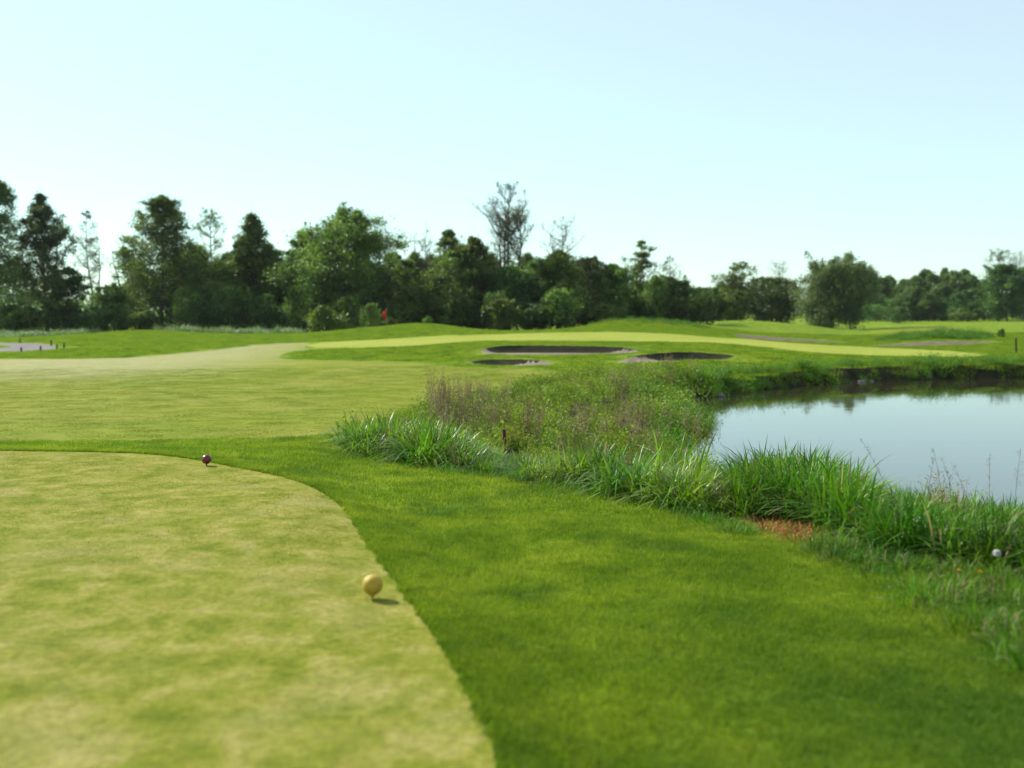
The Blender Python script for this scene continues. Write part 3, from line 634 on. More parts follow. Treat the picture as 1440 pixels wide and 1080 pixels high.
# bare seed stems over the water
SEED = leaf_mat('seed_stem', [(0, (.10, .07, .05)), (1, (.28, .2, .13))], .1, .7, 2., .2)
def seed_stem(px, D, h, lean, label):
    a = Acc(); t = np.linspace(0, 1, 8); x, y, z = at(px, D)
    P = np.stack([lean*h*t**1.6, .05*h*t, h*t], 1)
    tubes(a, P[None], np.linspace(.0032, .001, 8)[None], 4)
    n = 16; tt = rng.uniform(.55, 1, n); b = np.stack([np.interp(tt, t, P[:, k]) for k in range(3)], 1)
    dr = rng.normal(0, 1, (n, 3)); dr[:, 2] = np.abs(dr[:, 2])+.5; dr /= np.linalg.norm(dr, axis=1, keepdims=True)
    ln = rng.uniform(.03, .09, n)*(1.4-tt); k = np.linspace(0, 1, 4)
    tubes(a, b[:, None]+dr[:, None]*(ln[:, None]*k[None])[..., None], np.full((n, 4), .0008), 3)
    tips = b+dr*ln[:, None]; pp = np.repeat(tips, 5, 0)+rng.normal(0, .01, (n*5, 3)); cards(a, pp, rng.uniform(.006, .014, len(pp)), aspect=.4)
    o = obj('seed_stem', a.mesh('seed_stem', [SEED])); o.location = (x, y, z)
    return tag(o, label, 'grass stem', 'seed stems against the pond')
for px, D, h, ln, lab in [(1005,11,.95,-.25,'thin seed stem leaning left over the water at the left end of the tall reeds'),
    (1262,9.6,.86,-.38,'seed stem leaning left right of the tall reeds'), (1330,9.2,.80,-.12,'upright seed stem first to the left over the lower reeds'),
    (1352,9,.72,-.22,'short seed stem leaning left over the lower reeds'), (1392,8.8,.74,.02,'straight seed stem near the right edge'),
    (1425,8.7,.82,.10,'tallest seed stem leaning right at the right edge'), (1300,9.4,.70,.15,'seed stem leaning right over the lower reeds'), (1375,9.0,.66,-.30,'lowest seed stem above the pale dead grass heads')]:
    seed_stem(px, D, h, ln, lab)

# ------------------------------------------------------------------ small things
def lathe(name, prof, mat, sides=24, parent=None, smooth=True):
    P = np.array(prof); a = np.arange(sides)*2*np.pi/sides
    V = np.stack([P[:, 0:1]*np.cos(a), P[:, 0:1]*np.sin(a), np.repeat(P[:, 1:2], sides, 1)], 2)
    n = len(P); i, s = np.meshgrid(np.arange(n-1), np.arange(sides), indexing='ij'); s2 = (s+1) % sides
    Fq = np.stack([(i*sides+s).ravel(), (i*sides+s2).ravel(), ((i+1)*sides+s2).ravel(), ((i+1)*sides+s).ravel()], 1)
    me = mesh_np(name, V.reshape(-1, 3), Fq, [mat], smooth); return obj(name, me, parent)
YEL = plain_mat('yellow_paint', (.29, .20, .02), (.46, .33, .035), 45, .6, .0012, .3)
RED = plain_mat('dark_red_paint', (.10, .008, .014), (.15, .012, .018), 60, .3, .0006, .5)
def marker(px, D, r, mat, label):
    t = empty('tee_marker', at(px, D)); tag(t, label, 'tee marker', 'tee markers on the mown tee')
    gap = r*.34; th = np.linspace(-np.pi/2, np.pi/2, 25)
    prof = [(max(r*math.cos(x), .0004), gap+r+r*math.sin(x)) for x in th]
    lathe('ball', prof, mat, 40, t)
    lathe('stem', [(.003, -.04), (.006, .0), (.0075, gap*.5), (.010, gap*.9), (.014, gap+r*.06), (.01, gap+r*.3)], mat, 16, t)
    return t
marker(524, 6.02, .060, YEL, 'yellow ball tee marker near the right edge of the tee')
marker(290.5, 11.15, .051, RED, 'dark red ball tee marker by the far edge of the tee')
WOOD = plain_mat('dark_post_wood', (.03, .022, .016), (.07, .05, .035), 30, .8, .003, .2, stretch=(1, 1, .15))
STK = plain_mat('red_stake_paint', (.10, .012, .010), (.16, .03, .02), 30, .6, .002, .3, stretch=(1, 1, .2))
def post(name, px, D, h, w, mat, label, cat, group=None, sq=True):
    s = 4 if sq else 10; r = w*.5*(1.414 if sq else 1)
    o = lathe(name, [(.0005, h+w*.12), (r*.72, h+w*.10), (r, h-w*.08), (r*1.02, h*.5), (r, -.25)], mat, s, smooth=not sq)
    o.location = at(px, D); o.rotation_euler = (random.uniform(-.03, .03), random.uniform(-.03, .03), .5+random.uniform(-.2, .2))
    return tag(o, label, cat, group)
post('stake', 710, 16.3, .37, .045, STK, 'short dark red wooden stake standing in the bank weeds', 'stake', sq=True)
post('stake', 1429, 52.5, .78, .08, WOOD, 'dark marker stake near the right edge beyond the pond', 'stake')
for px, D, h, lab in [(28,70,.30,'dark wooden post on the far side of the cart path, leftmost at the back'), (30,59.3,.26,'dark post on the near side of the cart path, leftmost in front'),
    (57,60.2,.27,'dark post on the near side of the cart path, right one in front'), (72,65.5,.36,'tallest dark post behind the bend of the cart path'),
    (80,61.7,.28,'dark post right at the end of the cart path'), (90,62.5,.30,'dark post standing in the grass just right of the cart path end')]:
    post('path_post', px, D, h, .1, WOOD, lab, 'post', 'posts round the cart path bend', sq=False)
# flag
fl = empty('golf_flag', at(543.5, 68.3)); tag(fl, 'red golf flag on a thin pole standing on the green before the trees', 'golf flag')
lathe('pole', [(.013, -.05), (.013, 1.9), (.009, 2.12), (.0005, 2.13)], plain_mat('pole_paint', (.12, .13, .07), (.16, .17, .1), 8, .5, .0005), 10, fl)
lathe('cup', [(.053, .012), (.053, -.02), (.0, -.02)], WOOD, 16, fl)
us, vs = np.meshgrid(np.linspace(0, 1, 14), np.linspace(0, 1, 16), indexing='ij')
fx = -.02-us*.27*(1-.55*vs)+.03*np.sin(vs*6+us*3); fz = 2.1-vs*.62*(.35+.65*(1-us*.25))-us*.30; fy = .07*np.sin(us*9+vs*2.2)
vi = np.arange(14*16).reshape(14, 16); fq = np.stack([vi[:-1,:-1], vi[1:,:-1], vi[1:,1:], vi[:-1,1:]], -1).reshape(-1, 4)
FLM = plain_mat('flag_cloth', (.40, .022, .012), (.46, .03, .015), 12, .7, .002)
fo_ = obj('flag', mesh_np('flag', np.stack([fx, fy, fz], -1).reshape(-1, 3), fq, [FLM], True), fl)
sm = fo_.modifiers.new('thickness', 'SOLIDIFY'); sm.thickness = .004
# stones at the far waterline
STONE = plain_mat('stone', (.06, .06, .06), (.14, .135, .13), 6, .85, .02)
def stone(px, D, s, lab):
    n = 9; th = np.linspace(-np.pi/2, np.pi/2, n); a = np.arange(14)*2*np.pi/14
    V = np.stack([np.cos(th)[:, None]*np.cos(a), np.cos(th)[:, None]*np.sin(a), np.repeat(np.sin(th)[:, None], 14, 1)], 2).reshape(-1, 3)
    V *= (1+.16*np.sin(V @ rng.normal(0, 2.3, 3)+1)+.1*np.sin(V @ rng.normal(0, 4, 3)))[:, None]; V *= np.array([s, s*.7, s*.5])
    i, q = np.meshgrid(np.arange(n-1), np.arange(14), indexing='ij'); q2 = (q+1) % 14
    Fq = np.stack([(i*14+q).ravel(), (i*14+q2).ravel(), ((i+1)*14+q2).ravel(), ((i+1)*14+q).ravel()], 1)
    o = obj('stone', mesh_np('stone', V, Fq, [STONE], True)); x, y = W(px, D); o.location = (x, y, max(H1(x, y), WATER)+s*.1)
    tag(o, lab, 'stone', 'stones at the pond edge')
for a in [(1212,39.5,.15,'grey stone on the far waterline, left of the pair'), (1226,39.8,.09,'small grey stone on the far waterline, right of the pair'), (1014,32.6,.15,'bluish stone at the left end of the far waterline')]: stone(*a)
# dandelions
WHT = plain_mat('seed_fluff', (.62, .62, .60), (.75, .75, .72), 40, .9, .001)
DYEL = plain_mat('dandelion_petal', (.62, .40, .015), (.7, .5, .03), 40, .7, .001)
STEMM = plain_mat('flower_stem', (.10, .14, .03), (.2, .22, .07), 40, .6, .001)
def dandelion(px, D, h, clock, lab):
    t = empty('dandelion', at(px, D)); tag(t, lab, 'dandelion', None if clock else 'yellow dandelions by the reeds')
    lathe('stem', [(.003, -.02), (.003, h*.5), (.0022, h)], STEMM, 8, t)
    a = Acc(); n = 420 if clock else 90
    d = rng.normal(size=(n, 3))
    if not clock: d[:, 2] = np.abs(d[:, 2])*.35+.15
    d /= np.linalg.norm(d, axis=1, keepdims=True); r = .022 if clock else .014
    k = np.linspace(0, 1, 2); tubes(a, np.array([0, 0, h])+d[:, None]*(np.array([.15, 1.])*r)[None, :, None], np.tile([.0006 if clock else .0016, .0009 if clock else .0022], (n, 1)), 3)
    if clock: cards(a, np.array([0, 0, h])+d*r, np.full(n, .006), aspect=.8)
    obj('flower_head', a.mesh('flower_head', [WHT if clock else DYEL]), t)
dandelion(1402, 6.6, .175, True, 'white dandelion clock in the grass before the right hand reeds')
dandelion(1349, 6.25, .14, False, 'yellow dandelion flower left of the white dandelion clock')
dandelion(1378, 6.3, .12, False, 'half open orange yellow dandelion just below left of the white clock')
# ring of spilt fallen leaves etc on the lawn
# ------------------------------------------------------------------ trees
BARK = plain_mat('bark', (.045, .038, .03), (.11, .095, .075), 4, .9, .02, .1, stretch=(1, 1, .2))
BARKP = plain_mat('pale_bark', (.11, .10, .09), (.24, .22, .20), 4, .9, .02, .1, stretch=(1, 1, .2))
LF_DARK = leaf_mat('dark_leaf', [(0, (.016, .045, .012)), (.5, (.055, .105, .024)), (1, (.14, .20, .05))], .42, .5, .35)
LF_MID = leaf_mat('mid_leaf', [(0, (.025, .06, .014)), (.5, (.095, .155, .030)), (1, (.22, .29, .07))], .45, .5, .35)
LF_LIGHT = leaf_mat('light_leaf', [(0, (.05, .10, .015)), (.5, (.10, .17, .025)), (1, (.19, .25, .05))], .4, .5, .35)
LF_GREY = leaf_mat('willow_leaf', [(0, (.04, .062, .024)), (.5, (.09, .12, .045)), (1, (.17, .20, .09))], .4, .5, .35)
LF_BROWN = leaf_mat('bronze_leaf', [(0, (.045, .055, .022)), (.5, (.085, .10, .035)), (1, (.16, .17, .06))], .3, .5, .35)
LF_FAR = leaf_mat('far_leaf', [(0, (.04, .085, .028)), (.5, (.085, .15, .042)), (1, (.15, .23, .07))], .45, .5, .2)
PROF = {'oval': ([0, .12, .35, .65, .85, 1], [.55, .9, 1, .78, .42, .08]),
        'poplar': ([0, .15, .4, .7, .9, 1], [.6, .9, 1, .66, .30, .05]),
        'cone': ([0, .1, .3, .6, .85, 1], [.7, 1, .9, .55, .25, .04]),
        'round': ([0, .15, .4, .7, .88, 1], [.7, .95, 1, .88, .6, .15]),
        'vase': ([0, .2, .5, .75, .9, 1], [.15, .45, .85, 1, .8, .3])}
def make_tree(H, R, prof='oval', cb=.12, leaves=9000, ls=.26, nb=46, up=.5, clump=.5, twigs=3, trunkr=None, fork=1, lean=0., gap=.0, bark=BARK, leaf=LF_MID, seed=1, droop=None, spread=.16):
    """returns (trunk mesh, crown mesh); crown = clumps of leaf cards on real branches"""
    global rng
    keep_r = rng; rng = np.random.default_rng(seed)
    tr = trunkr or H*.014
    ta = Acc(); N = 12; t = np.linspace(0, 1, N)
    stems = []
    for k in range(fork):
        wob = np.cumsum(rng.normal(0, .012*H, (N, 2)), 0); wob -= wob[0]
        off = np.array([math.cos(k*2.4+seed), math.sin(k*2.4+seed)])*(0 if fork == 1 else R*.38)
        hk = H*(.97 if k == 0 else rng.uniform(.75, .93))
        P = np.concatenate([wob*.5+off[None]*np.clip((t-.12)/.6, 0, 1)[:, None]**.8 + np.array([lean*H, 0])[None]*(t**1.4)[:, None], (hk*t)[:, None]], 1)
        stems.append(P)
    rr = np.interp(t, [0, .04, .3, 1], [1.5, 1.05, .75, .06])*tr
    tubes(ta, np.array(stems), np.tile(rr, (fork, 1))*(1 if fork == 1 else .75), 8)
    # primary branches
    hb = np.sort(rng.uniform(0, 1, nb)**.9); q = cb+(1-cb)*hb
    sid = rng.integers(0, fork, nb); az = np.arange(nb)*2.399+rng.normal(0, .5, nb)
    L = R*np.interp(hb, *PROF[prof])*rng.uniform(.55, 1.12, nb)
    if gap > 0: L *= np.where(rng.uniform(0, 1, nb) < gap, .35, 1.)
    b0 = np.stack([[np.interp(q[i]*.93, t, stems[sid[i]][:, k]) for k in range(3)] for i in range(nb)])
    ctr = np.stack([np.interp(q, t, stems[0][:, k]) for k in range(2)], 1)
    tip = np.concatenate([ctr+np.stack([np.cos(az), np.sin(az)], 1)*L[:, None], (b0[:, 2]+up*L*rng.uniform(.6, 1.3, nb))[:, None]], 1)
    rise = tip[:, 2]-b0[:, 2]; room = np.maximum(H*.99-b0[:, 2], .05*H); tip[:, 2] = b0[:, 2]+rise*room/(room+np.maximum(rise, 0)*.7)
    s5 = np.linspace(0, 1, 6)
    PB = b0[:, None]*(1-s5)[None, :, None]+tip[:, None]*s5[None, :, None]
    PB[:, :, 2] -= (np.linalg.norm(tip-b0, axis=1)*.10)[:, None]*np.sin(s5*np.pi)[None]
    PB[:, 1:5] += rng.normal(0, .05, (nb, 4, 3))*L[:, None, None]*.7
    rb = tr*.34*np.clip(L/R, .3, 1)
    tubes(ta, PB, rb[:, None]*np.linspace(1, .2, 6)[None], 5)
    cent = [tip]; csz = [L]
    src = PB; srl = L; srr = rb*.45
    lv = []
    for lev in range(twigs):
        m = (3, 3, 3, 2)[lev]; B = len(src)
        st = np.repeat(np.arange(B), m); pos = rng.uniform(.3, .98, len(st))
        idx = pos*(src.shape[1]-1); i0 = np.clip(idx.astype(int), 0, src.shape[1]-2); f = idx-i0
        p0 = src[st, i0]*(1-f)[:, None]+src[st, i0+1]*f[:, None]
        dr = src[st, -1]-src[st, 0]; dr /= np.linalg.norm(dr, axis=1, keepdims=True)+1e-6
        dr = dr+rng.normal(0, .62, dr.shape); dr[:, 2] += up*.35; dr /= np.linalg.norm(dr, axis=1, keepdims=True)
        ll = srl[st]*rng.uniform(.3, .6, len(st)); k4 = np.linspace(0, 1, 4)
        PP = p0[:, None]+dr[:, None]*(ll[:, None]*k4[None])[..., None]; PP[:, 1:3] += rng.normal(0, .06, (len(st), 2, 3))*ll[:, None, None]
        q9 = PP[..., 2]/H; PP[..., 2] = H*np.maximum(np.where(q9 > .93, .93+.08*np.tanh((q9-.93)/.08), q9), .05)
        r2 = np.maximum(srr[st], .010); tubes(ta, PP, r2[:, None]*np.linspace(1, .35, 4)[None], 3)
        cent.append(PP[:, -1]); csz.append(ll); src, srl, srr = PP, ll, r2*.55; lv = PP
    trunk = ta.mesh('trunk', [bark], True)
    ca = Acc(); cp = np.concatenate(cent[1:]) if twigs else tip
    if leaves > 0:
        w = rng.gamma(2.2, 1, len(cp))*(.5+1.0*np.clip(cp[:, 2]/H, 0, 1)); w /= w.sum()
        ci = rng.choice(len(cp), leaves, p=w)
        sp = R*spread*rng.uniform(.3, 1.15, len(cp))*np.interp(cp[:, 2]/H, [0, .6, 1], [1.1, 1, .4])
        off = rng.normal(0, 1, (leaves, 3))*sp[ci][:, None]; off[:, 2] *= .7
        if droop: off[:, 2] -= np.abs(rng.normal(0, droop, leaves))
        P = cp[ci]+off; P[:, 2] = np.maximum(P[:, 2], .03*H)
        cards(ca, P, ls*rng.uniform(.55, 1.35, leaves), droop=.8 if droop else None, upbias=.4)
    else:
        cards(ca, cp, np.full(len(cp), ls))
    crown = ca.mesh('crown', [leaf])
    rng = keep_r
    return trunk, crown
def tree(name, px, D, topy, hw, label, cat='tree', group=None, basey=None, **kw):
    x, y = W(px, D); z = H1(x, y)-.05
    Ht = ((CH-(topy-HY)*D/F)-z)*1.02; R = hw*D/F*1.04
    kw['up'] = kw.get('up', .5)+(.12 if kw.get('prof') != 'round' else .05); kw['ls'] = kw.get('ls', .26)*.82
    kw['leaves'] = int(kw.get('leaves', 9000)*(2.0 if kw.get('leaves', 9000) > 3000 else 1.3))
    if kw['leaves'] > 3000: kw['twigs'] = 3; kw['nb'] = int(kw.get('nb', 46)*1.5)
    tm, cm = make_tree(Ht, R, seed=int(px*7+D), **kw)
    t = empty(name, (x, y, z)); tag(t, label, cat, group)
    obj('trunk', tm, t); obj('crown', cm, t)
    return t
G = 'trees in the row behind the course'
T = lambda *a, **k: tree(*a, group=G, **k)
dense = dict(prof='oval', cb=.10, leaves=15000, ls=.30, nb=60, leaf=LF_DARK, spread=.17)
T('broadleaf_tree', -14, 104, 232, 40, 'tall dark tree cut off by the left edge of the picture', prof='poplar', cb=.16, leaves=15000, ls=.28, nb=56, leaf=LF_DARK, up=.7)
T('broadleaf_tree', 66, 108, 262, 34, 'tall dark tree with bare lower trunks, second from the left edge', prof='poplar', cb=.22, leaves=13500, ls=.28, nb=54, leaf=LF_DARK, up=.7, fork=3)
T('broadleaf_tree', 92, 106, 372, 30, 'low dark tree leaning right beneath the second tall tree', prof='oval', cb=.15, leaves=6000, ls=.27, nb=36, leaf=LF_DARK, lean=.06)
T('birch_tree', 131, 111, 284, 25, 'thin leafed pale tree with sky showing through, between two tall dark trees', prof='oval', cb=.3, leaves=1900, ls=.20, nb=40, leaf=LF_GREY, up=.9, fork=2, bark=BARKP)
T('birch_tree', 178, 112, 318, 28, 'light open tree at the left side of the big rounded poplar', prof='oval', cb=.2, leaves=4200, ls=.22, nb=44, leaf=LF_MID, up=.7, fork=2)
T('poplar_tree', 226, 108, 262, 42, 'tall rounded poplar rising highest in the left third', prof='poplar', cb=.13, leaves=14500, ls=.27, nb=62, leaf=LF_MID, up=.85, spread=.15)
T('broadleaf_tree', 268, 113, 330, 24, 'slim mid green tree tucked at the right side of the rounded poplar', prof='poplar', cb=.12, leaves=5500, ls=.26, nb=40, leaf=LF_MID, up=.7)
T('birch_tree', 301, 113, 285, 20, 'wispy pale topped tree between poplar and pointed tree', prof='vase', cb=.3, leaves=2300, ls=.20, nb=40, leaf=LF_MID, up=.9, bark=BARKP)
T('broadleaf_tree', 306, 108, 362, 34, 'leafy mid green tree below the wispy pale top', prof='oval', cb=.08, leaves=10500, ls=.28, nb=50, leaf=LF_MID)
T('broadleaf_tree', 356, 110, 286, 34, 'pointed tree with a narrow tip, left of the widest dark tree', prof='cone', cb=.08, leaves=14000, ls=.28, nb=66, leaf=LF_MID, up=.5)
T('broadleaf_tree', 398, 112, 385, 20, 'low dark tree wedged left of the widest dark tree', prof='oval', cb=.05, leaves=6000, ls=.28, nb=36, leaf=LF_DARK)
T('maple_tree', 466, 106, 290, 62, 'widest tree of the row, a dense dark round crown', prof='round', cb=.05, leaves=30000, ls=.31, nb=90, leaf=LF_MID, fork=3, spread=.13)
T('broadleaf_tree', 160, 109, 395, 26, 'low leafy tree at the foot of the two thin birches', prof='oval', cb=.1, leaves=4500, ls=.26, nb=36, leaf=LF_MID)
T('broadleaf_tree', 248, 112, 352, 34, 'broad lower crown spreading right of the rounded poplar', prof='oval', cb=.1, leaves=9000, ls=.27, nb=44, leaf=LF_MID, up=.7)
T('broadleaf_tree', 332, 112, 330, 26, 'green tree pressed against the left side of the pointed tree', prof='poplar', cb=.08, leaves=9000, ls=.27, nb=44, leaf=LF_MID, up=.7)
T('broadleaf_tree', 378, 112, 335, 28, 'green tree pressed against the right side of the pointed tree', prof='oval', cb=.08, leaves=9000, ls=.27, nb=44, leaf=LF_MID, up=.6)
T('broadleaf_tree', 425, 110, 318, 24, 'light green shoulder tree at the left of the widest dark tree', prof='oval', cb=.08, leaves=8000, ls=.27, nb=40, leaf=LF_MID, up=.7)
T('broadleaf_tree', 645, 109, 345, 34, 'full green tree between the see through top and the elm', prof='oval', cb=.05, leaves=12000, ls=.28, nb=50, leaf=LF_MID)
T('bare_tree', 541, 116, 296, 17, 'bare twiggy tree just right of the widest dark tree', prof='oval', cb=.35, leaves=250, ls=.16, nb=46, up=1.2, twigs=4, bark=BARKP, fork=2, leaf=LF_GREY)
T('broadleaf_tree', 534, 108, 372, 24, 'small bronze tinged tree right behind the red flag', prof='round', cb=.05, leaves=7000, ls=.27, nb=40, leaf=LF_BROWN)
T('broadleaf_tree', 572, 110, 360, 32, 'mid green tree right of the bronze tinged tree', prof='oval', cb=.05, leaves=10500, ls=.28, nb=50, leaf=LF_MID)
T('bare_tree', 592, 117, 306, 16, 'bare pole like tree standing between leafy crowns left of centre', prof='poplar', cb=.35, leaves=200, ls=.16, nb=46, up=1.5, twigs=4, bark=BARKP, fork=2, leaf=LF_GREY)
T('broadleaf_tree', 628, 114, 314, 26, 'tree with thin see through top left of the tall vase shaped tree', prof='oval', cb=.1, leaves=6500, ls=.24, nb=48, leaf=LF_MID, up=.8)
T('broadleaf_tree', 622, 107, 385, 36, 'dense low tree in front of the see through top', **{**dense, 'leaf': LF_MID})
T('broadleaf_tree', 662, 110, 328, 30, 'light tipped green tree at the left side of the vase shaped tree', prof='oval', cb=.06, leaves=12000, ls=.28, nb=56, leaf=LF_MID, up=.6)
T('elm_tree', 714, 112, 258, 36, 'tallest central tree, a vase shaped elm with a hazy thin crown', prof='vase', cb=.42, leaves=3600, ls=.19, nb=64, up=1.25, twigs=4, fork=4, trunkr=.30, leaf=LF_GREY, bark=BARK)
T('broadleaf_tree', 716, 108, 372, 34, 'dark low tree around the foot of the vase shaped elm', **dense)
T('bare_tree', 788, 114, 300, 26, 'bare spreading top rising out of a dense tree right of the elm', prof='vase', cb=.42, leaves=260, ls=.16, nb=40, up=1.1, twigs=4, leaf=LF_GREY, bark=BARKP, fork=2)
T('broadleaf_tree', 783, 109, 348, 34, 'dense green tree below the bare spreading top', prof='oval', cb=.05, leaves=15000, ls=.29, nb=60, leaf=LF_MID)
T('broadleaf_tree', 749, 112, 380, 22, 'small tree filling the gap right of the elm', **{**dense, 'leaves': 8000, 'leaf': LF_MID})
T('broadleaf_tree', 826, 113, 358, 26, 'brownish hazy tree right of centre', prof='round', cb=.06, leaves=8000, ls=.26, nb=48, leaf=LF_BROWN, twigs=3)
T('broadleaf_tree', 858, 113, 368, 26, 'green tree with a ragged light top beside the brownish tree', prof='oval', cb=.06, leaves=9000, ls=.28, nb=50, leaf=LF_MID, up=.7)
T('broadleaf_tree', 892, 120, 330, 26, 'open irregular tree with bent limbs and clumped leaves', prof='oval', cb=.3, leaves=4200, ls=.26, nb=34, leaf=LF_MID, fork=2, lean=.02, gap=.4, spread=.14)
T('broadleaf_tree', 905, 119, 402, 34, 'light green low tree under the open irregular tree', prof='oval', cb=.05, leaves=10000, ls=.28, nb=46, leaf=LF_MID)
T('bare_tree', 945, 124, 352, 15, 'thin bare tree at the right end of the tall row', prof='oval', cb=.4, leaves=220, ls=.16, nb=40, up=1.0, twigs=4, leaf=LF_GREY, bark=BARKP)
T('broadleaf_tree', 940, 120, 388, 27, 'dark round tree ending the tall row on the right', **dense)
T('broadleaf_tree', 984, 160, 405, 26, 'low tree at the dip right of the tall row', prof='round', cb=.05, leaves=9000, ls=.38, nb=46, leaf=LF_DARK)
T('broadleaf_tree', 1012, 168, 400, 22, 'round low tree left of the forked light tree', prof='round', cb=.05, leaves=8000, ls=.38, nb=46, leaf=LF_MID)
T('broadleaf_tree', 1042, 160, 370, 26, 'ragged light green tree with two bent leaders', prof='vase', cb=.2, leaves=5200, ls=.32, nb=40, leaf=LF_LIGHT, fork=2, gap=.3)
T('broadleaf_tree', 1030, 158, 408, 22, 'bright low bush shaped tree under the two bent leaders', prof='round', cb=.04, leaves=7000, ls=.36, nb=40, leaf=LF_LIGHT)
T('broadleaf_tree', 1086, 168, 393, 38, 'dense dark round tree left of the big willow', prof='round', cb=.04, leaves=15000, ls=.38, nb=60, leaf=LF_DARK)
T('bare_tree', 1099, 176, 364, 15, 'faint bare tree poking up left of the big willow', prof='vase', cb=.4, leaves=120, ls=.2, nb=34, up=1.1, twigs=4, leaf=LF_GREY, bark=BARKP)
T('willow_tree', 1167, 149, 354, 43, 'big grey green willow standing alone on the mown grass', prof='round', cb=.04, leaves=34000, ls=.34, nb=100, leaf=LF_GREY, fork=4, spread=.12, droop=.45, gap=.25)
T('broadleaf_tree', 1195, 156, 392, 18, 'dark lower tree against the right side of the willow', prof='round', cb=.04, leaves=7000, ls=.36, nb=40, leaf=LF_DARK)
T('broadleaf_tree', 1416, 205, 372, 30, 'dark spreading tree at the right edge of the far wood', prof='round', cb=.03, leaves=16000, ls=.42, nb=60, leaf=LF_DARK)
T('broadleaf_tree', 1404, 212, 350, 16, 'thin round topped tree above the dark tree at the right edge', prof='vase', cb=.4, leaves=1800, ls=.28, nb=40, leaf=LF_GREY, up=1., twigs=4)
T('bare_tree', 1437, 212, 350, 18, 'bare twiggy tree at the right edge of the picture', prof='vase', cb=.35, leaves=200, ls=.2, nb=46, leaf=LF_GREY, up=1., twigs=4, bark=BARKP)
mids = [make_tree(9, 2.9, prof=p, cb=.03, leaves=13000, ls=.25, nb=66, leaf=lf, seed=500+k, up=.65) for k, (p, lf) in enumerate([('oval', LF_MID), ('poplar', LF_DARK), ('cone', LF_MID), ('oval', LF_DARK)])]
for i, (px, ty) in enumerate([(196,362),(258,345),(282,338),(318,350),(340,342),(384,352),(412,345),(432,338),(510,352),(552,350),(584,348),(606,352),(640,338),(668,342),(690,352),(742,350),(764,358),(808,362),(836,368),(868,372),(920,384),(20,360)]):
    D = 115+(i % 4)*1.5; x, y = W(px, D); z = H1(x, y)-.05; Ht = (CH-(ty-HY)*D/F)-z
    t = empty('row_tree', (x, y, z)); tag(t, 'mid height leafy tree filling the row between the taller named crowns', 'tree', 'mid height trees filling the tree row')
    tm, cm = mids[i % 4]; obj('trunk', tm, t); obj('crown', cm, t)
    sc_ = Ht/8.9; t.scale = (sc_*random.uniform(.72, .9), sc_*random.uniform(.72, .9), sc_); t.rotation_euler = (0, 0, i*2.3)
# far wood behind the right side: four sources, copied
srcs = []
for k in range(4):
    srcs.append(make_tree(12, 4.4, prof=['cone', 'oval', 'poplar', 'cone'][k], cb=.0, leaves=11000, ls=.5, nb=50, leaf=LF_FAR, seed=300+k))
far = [(1206,235,392,18),(1222,240,384,16),(1238,238,390,15),(1252,250,386,16),(1270,240,392,16),(1284,232,388,17),(1300,245,378,15),(1314,235,382,16),(1328,240,376,14),(1341,232,380,15),(1355,240,378,15),(1369,234,384,17),(1384,230,392,18),(1232,222,412,15),(1262,215,418,14),(1306,214,410,16),(1344,212,412,16),(1374,214,405,16),(1446,235,385,20),(1470,225,380,20),(1500,225,378,22),(1535,230,380,22),(1325,216,398,16),(1290,216,402,16)]
for i, (px, D, ty, hw) in enumerate(far):
    x, y = W(px, D); z = H1(x, y)-.05; Ht = (CH-(ty-HY)*D/F)-z
    t = empty('wood_tree', (x, y, z)); tag(t, 'rounded green tree in the far wood right of the willow', 'tree', 'trees of the far wood')
    tm, cm = srcs[i % 4]
    a = obj('trunk', tm, t); b = obj('crown', cm, t)
    t.scale = (hw*D/F/3.1, hw*D/F/3.1, Ht/11.4); t.rotation_euler = (0, 0, i*1.7)
# shrubs at the foot of the trees
sh = [make_tree(3.2, 1.9, prof='round', cb=.02, leaves=4200, ls=.24, nb=34, leaf=lf, seed=400+k, trunkr=.05, fork=3) for k, lf in enumerate([LF_DARK, LF_MID, LF_DARK])]
def shrub(px, D, ty, hw, src, label, name='shrub', group=None, cat='shrub'):
    x, y = W(px, D); z = H1(x, y)-.05; Ht = (CH-(ty-HY)*D/F)-z
    t = empty(name, (x, y, z)); tag(t, label, cat, group)
    obj('trunk', src[0], t); obj('crown', src[1], t)
    t.scale = (hw*D/F/1.9, hw*D/F/1.9, Ht/3.2); t.rotation_euler = (0, 0, px*.37)
lit = make_tree(3.2, 1.9, prof='cone', cb=.02, leaves=4200, ls=.26, nb=44, leaf=LF_LIGHT, seed=411, trunkr=.05, fork=2)
shrub(461, 92, 428, 27, lit, 'bright yellow green young tree before the widest dark tree', 'young_tree')
shrub(524, 93, 427, 13, sh[1], 'small leafy bush just left of the red flag', 'bush')
shrub(549, 90, 445, 8, lit, 'little bright bush just right of the red flag', 'bush')
shrub(601, 89, 443, 6, lit, 'tiny bright sapling on the crest right of the flag', 'sapling')
shrub(1352, 200, 432, 14, lit, 'pale bush at the foot of the far wood', 'bush')
shrub(1265, 190, 430, 14, sh[0], 'dark bush at the left foot of the far wood', 'bush')
shrub(1408, 84, 462, 5, sh[1], 'small lone bush on the weedy ridge near the right edge', 'bush')
gsh = 'dark shrubs under the tree row'
k = 0
for px in list(np.arange(-60, 1000, 25)):
    px = float(px)+random.uniform(-8, 8); D = 101+random.uniform(0, 5)+(10 if px > 860 else 0)+(2 if px > 800 else 0)
    if 560 < px < 680: D += 2
    shrub(px, D, random.uniform(425, 440) if px < 250 else random.uniform(402, 432), random.uniform(17, 26), sh[k % 3], 'dark shrub in the unbroken thicket under the tree row', 'thicket_shrub', gsh); k += 1
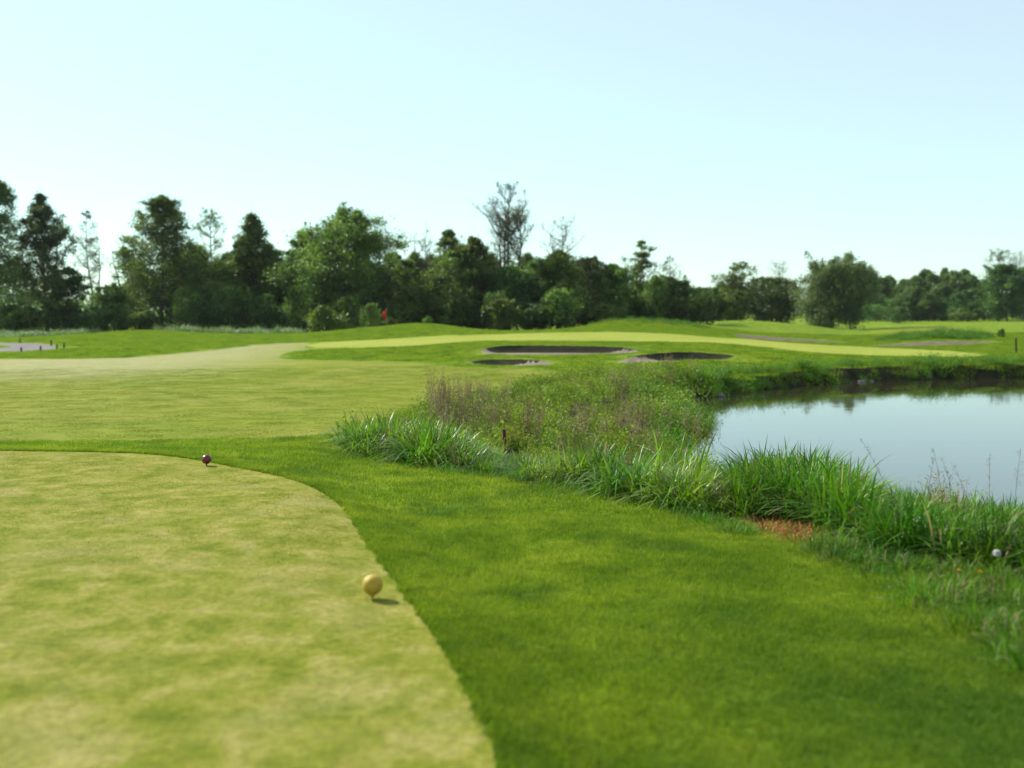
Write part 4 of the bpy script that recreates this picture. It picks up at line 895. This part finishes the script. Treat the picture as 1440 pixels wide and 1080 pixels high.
# distant woods seen through the gaps, one mass
def wood(name, x0, x1, Yd, hh, label, n):
    a = Acc(); X = rng.uniform(x0, x1, n); Yv = Yd+rng.normal(0, 6, n)
    top = hh*(.75+.12*np.sin(X*.11)+.1*np.sin(X*.31+1)+.08*np.sin(X*.73+2))
    zz = rng.uniform(0, 1, n)**.7*top; P = np.stack([X, Yv, zz+height(X, Yv)], 1)
    cards(a, P, rng.uniform(.7, 1.6, n)); o = obj(name, a.mesh(name, [LF_FAR])); tag(o, label, 'wood', kind='stuff')
wood('distant_wood', -330, -20, 300, 9.5, 'low distant wood seen through gaps in the tree row', 26000)
wood('distant_wood', -60, 330, 330, 9.5, 'distant wood on the horizon behind the right side', 30000)

# ------------------------------------------------------------------ air
hm, nt, N, L = nmat('haze_air')
pv = N.new('ShaderNodeVolumePrincipled'); pv.inputs['Color'].default_value = (.86, .94, 1, 1); pv.inputs['Density'].default_value = HAZE; pv.inputs['Anisotropy'].default_value = .3
L.new(pv.outputs[0], N.new('ShaderNodeOutputMaterial').inputs['Volume'])
bv = np.array([(x, y, z) for x in (-1650, 1650) for y in (-1650, 1650) for z in (-4.5, 45)], float)
hb = obj('haze', mesh_np('haze', bv, np.array([(0,1,3,2),(4,6,7,5),(0,4,5,1),(2,3,7,6),(0,2,6,4),(1,5,7,3)]), [hm])); bmm = bmesh.new(); bmm.from_mesh(hb.data); bmesh.ops.recalc_face_normals(bmm, faces=bmm.faces[:]); bmm.to_mesh(hb.data); bmm.free(); tag(hb, 'thin pale morning haze over the course', kind='stuff')
# ------------------------------------------------------------------ light, sky, camera
EL, AZ = math.radians(37), math.atan2(-.79, .61)
sd = bpy.data.lights.new('sun', 'SUN'); sd.energy = 5.0; sd.angle = math.radians(.53); sd.color = (1, .955, .87)
so = bpy.data.objects.new('sun', sd); link(so)
dirv = Vector((math.sin(AZ)*math.cos(EL), math.cos(AZ)*math.cos(EL), math.sin(EL)))
so.rotation_euler = dirv.to_track_quat('Z', 'Y').to_euler(); so.location = (-40, 30, 60)
w = bpy.data.worlds.new('World'); bpy.context.scene.world = w; w.use_nodes = True
N, L = w.node_tree.nodes, w.node_tree.links; N.clear()
sk = N.new('ShaderNodeTexSky'); sk.sky_type = 'NISHITA'; sk.sun_disc = False; sk.sun_elevation = EL; sk.sun_rotation = AZ % (2*math.pi)
sk.air_density = 1.0; sk.dust_density = .35; sk.ozone_density = 1.6; sk.altitude = 100
bg = N.new('ShaderNodeBackground'); bg.inputs[1].default_value = .11
tint = mixc(N, L, 1., sk.outputs[0], (.68, 1.13, 1.04), 'MULTIPLY'); thin = mixc(N, L, .5, tint, (5.25, 5.15, 5.05)); L.new(thin, bg.inputs[0]); wo = N.new('ShaderNodeOutputWorld'); L.new(bg.outputs[0], wo.inputs[0])
cd = bpy.data.cameras.new('camera'); cam = bpy.data.objects.new('camera', cd); link(cam)
cam.location = (0, 0, CH); cam.rotation_euler = (math.radians(90), 0, 0)
cd.sensor_width = 36; cd.lens = 36*F/1440; cd.shift_y = -(540-HY)/1440; cd.clip_end = 5000; cd.clip_start = .05
cd.dof.use_dof = True; cd.dof.focus_distance = 13.; cd.dof.aperture_fstop = (cd.lens/1000)/.033
sc = bpy.context.scene; sc.camera = cam
sc.view_settings.view_transform = 'Standard'; sc.view_settings.look = 'None'; sc.view_settings.exposure = .8; sc.view_settings.gamma = 1
sc.cycles.max_bounces = 6; sc.cycles.diffuse_bounces = 3; sc.cycles.transmission_bounces = 3; sc.cycles.transparent_max_bounces = 4
sc.cycles.use_denoising = True
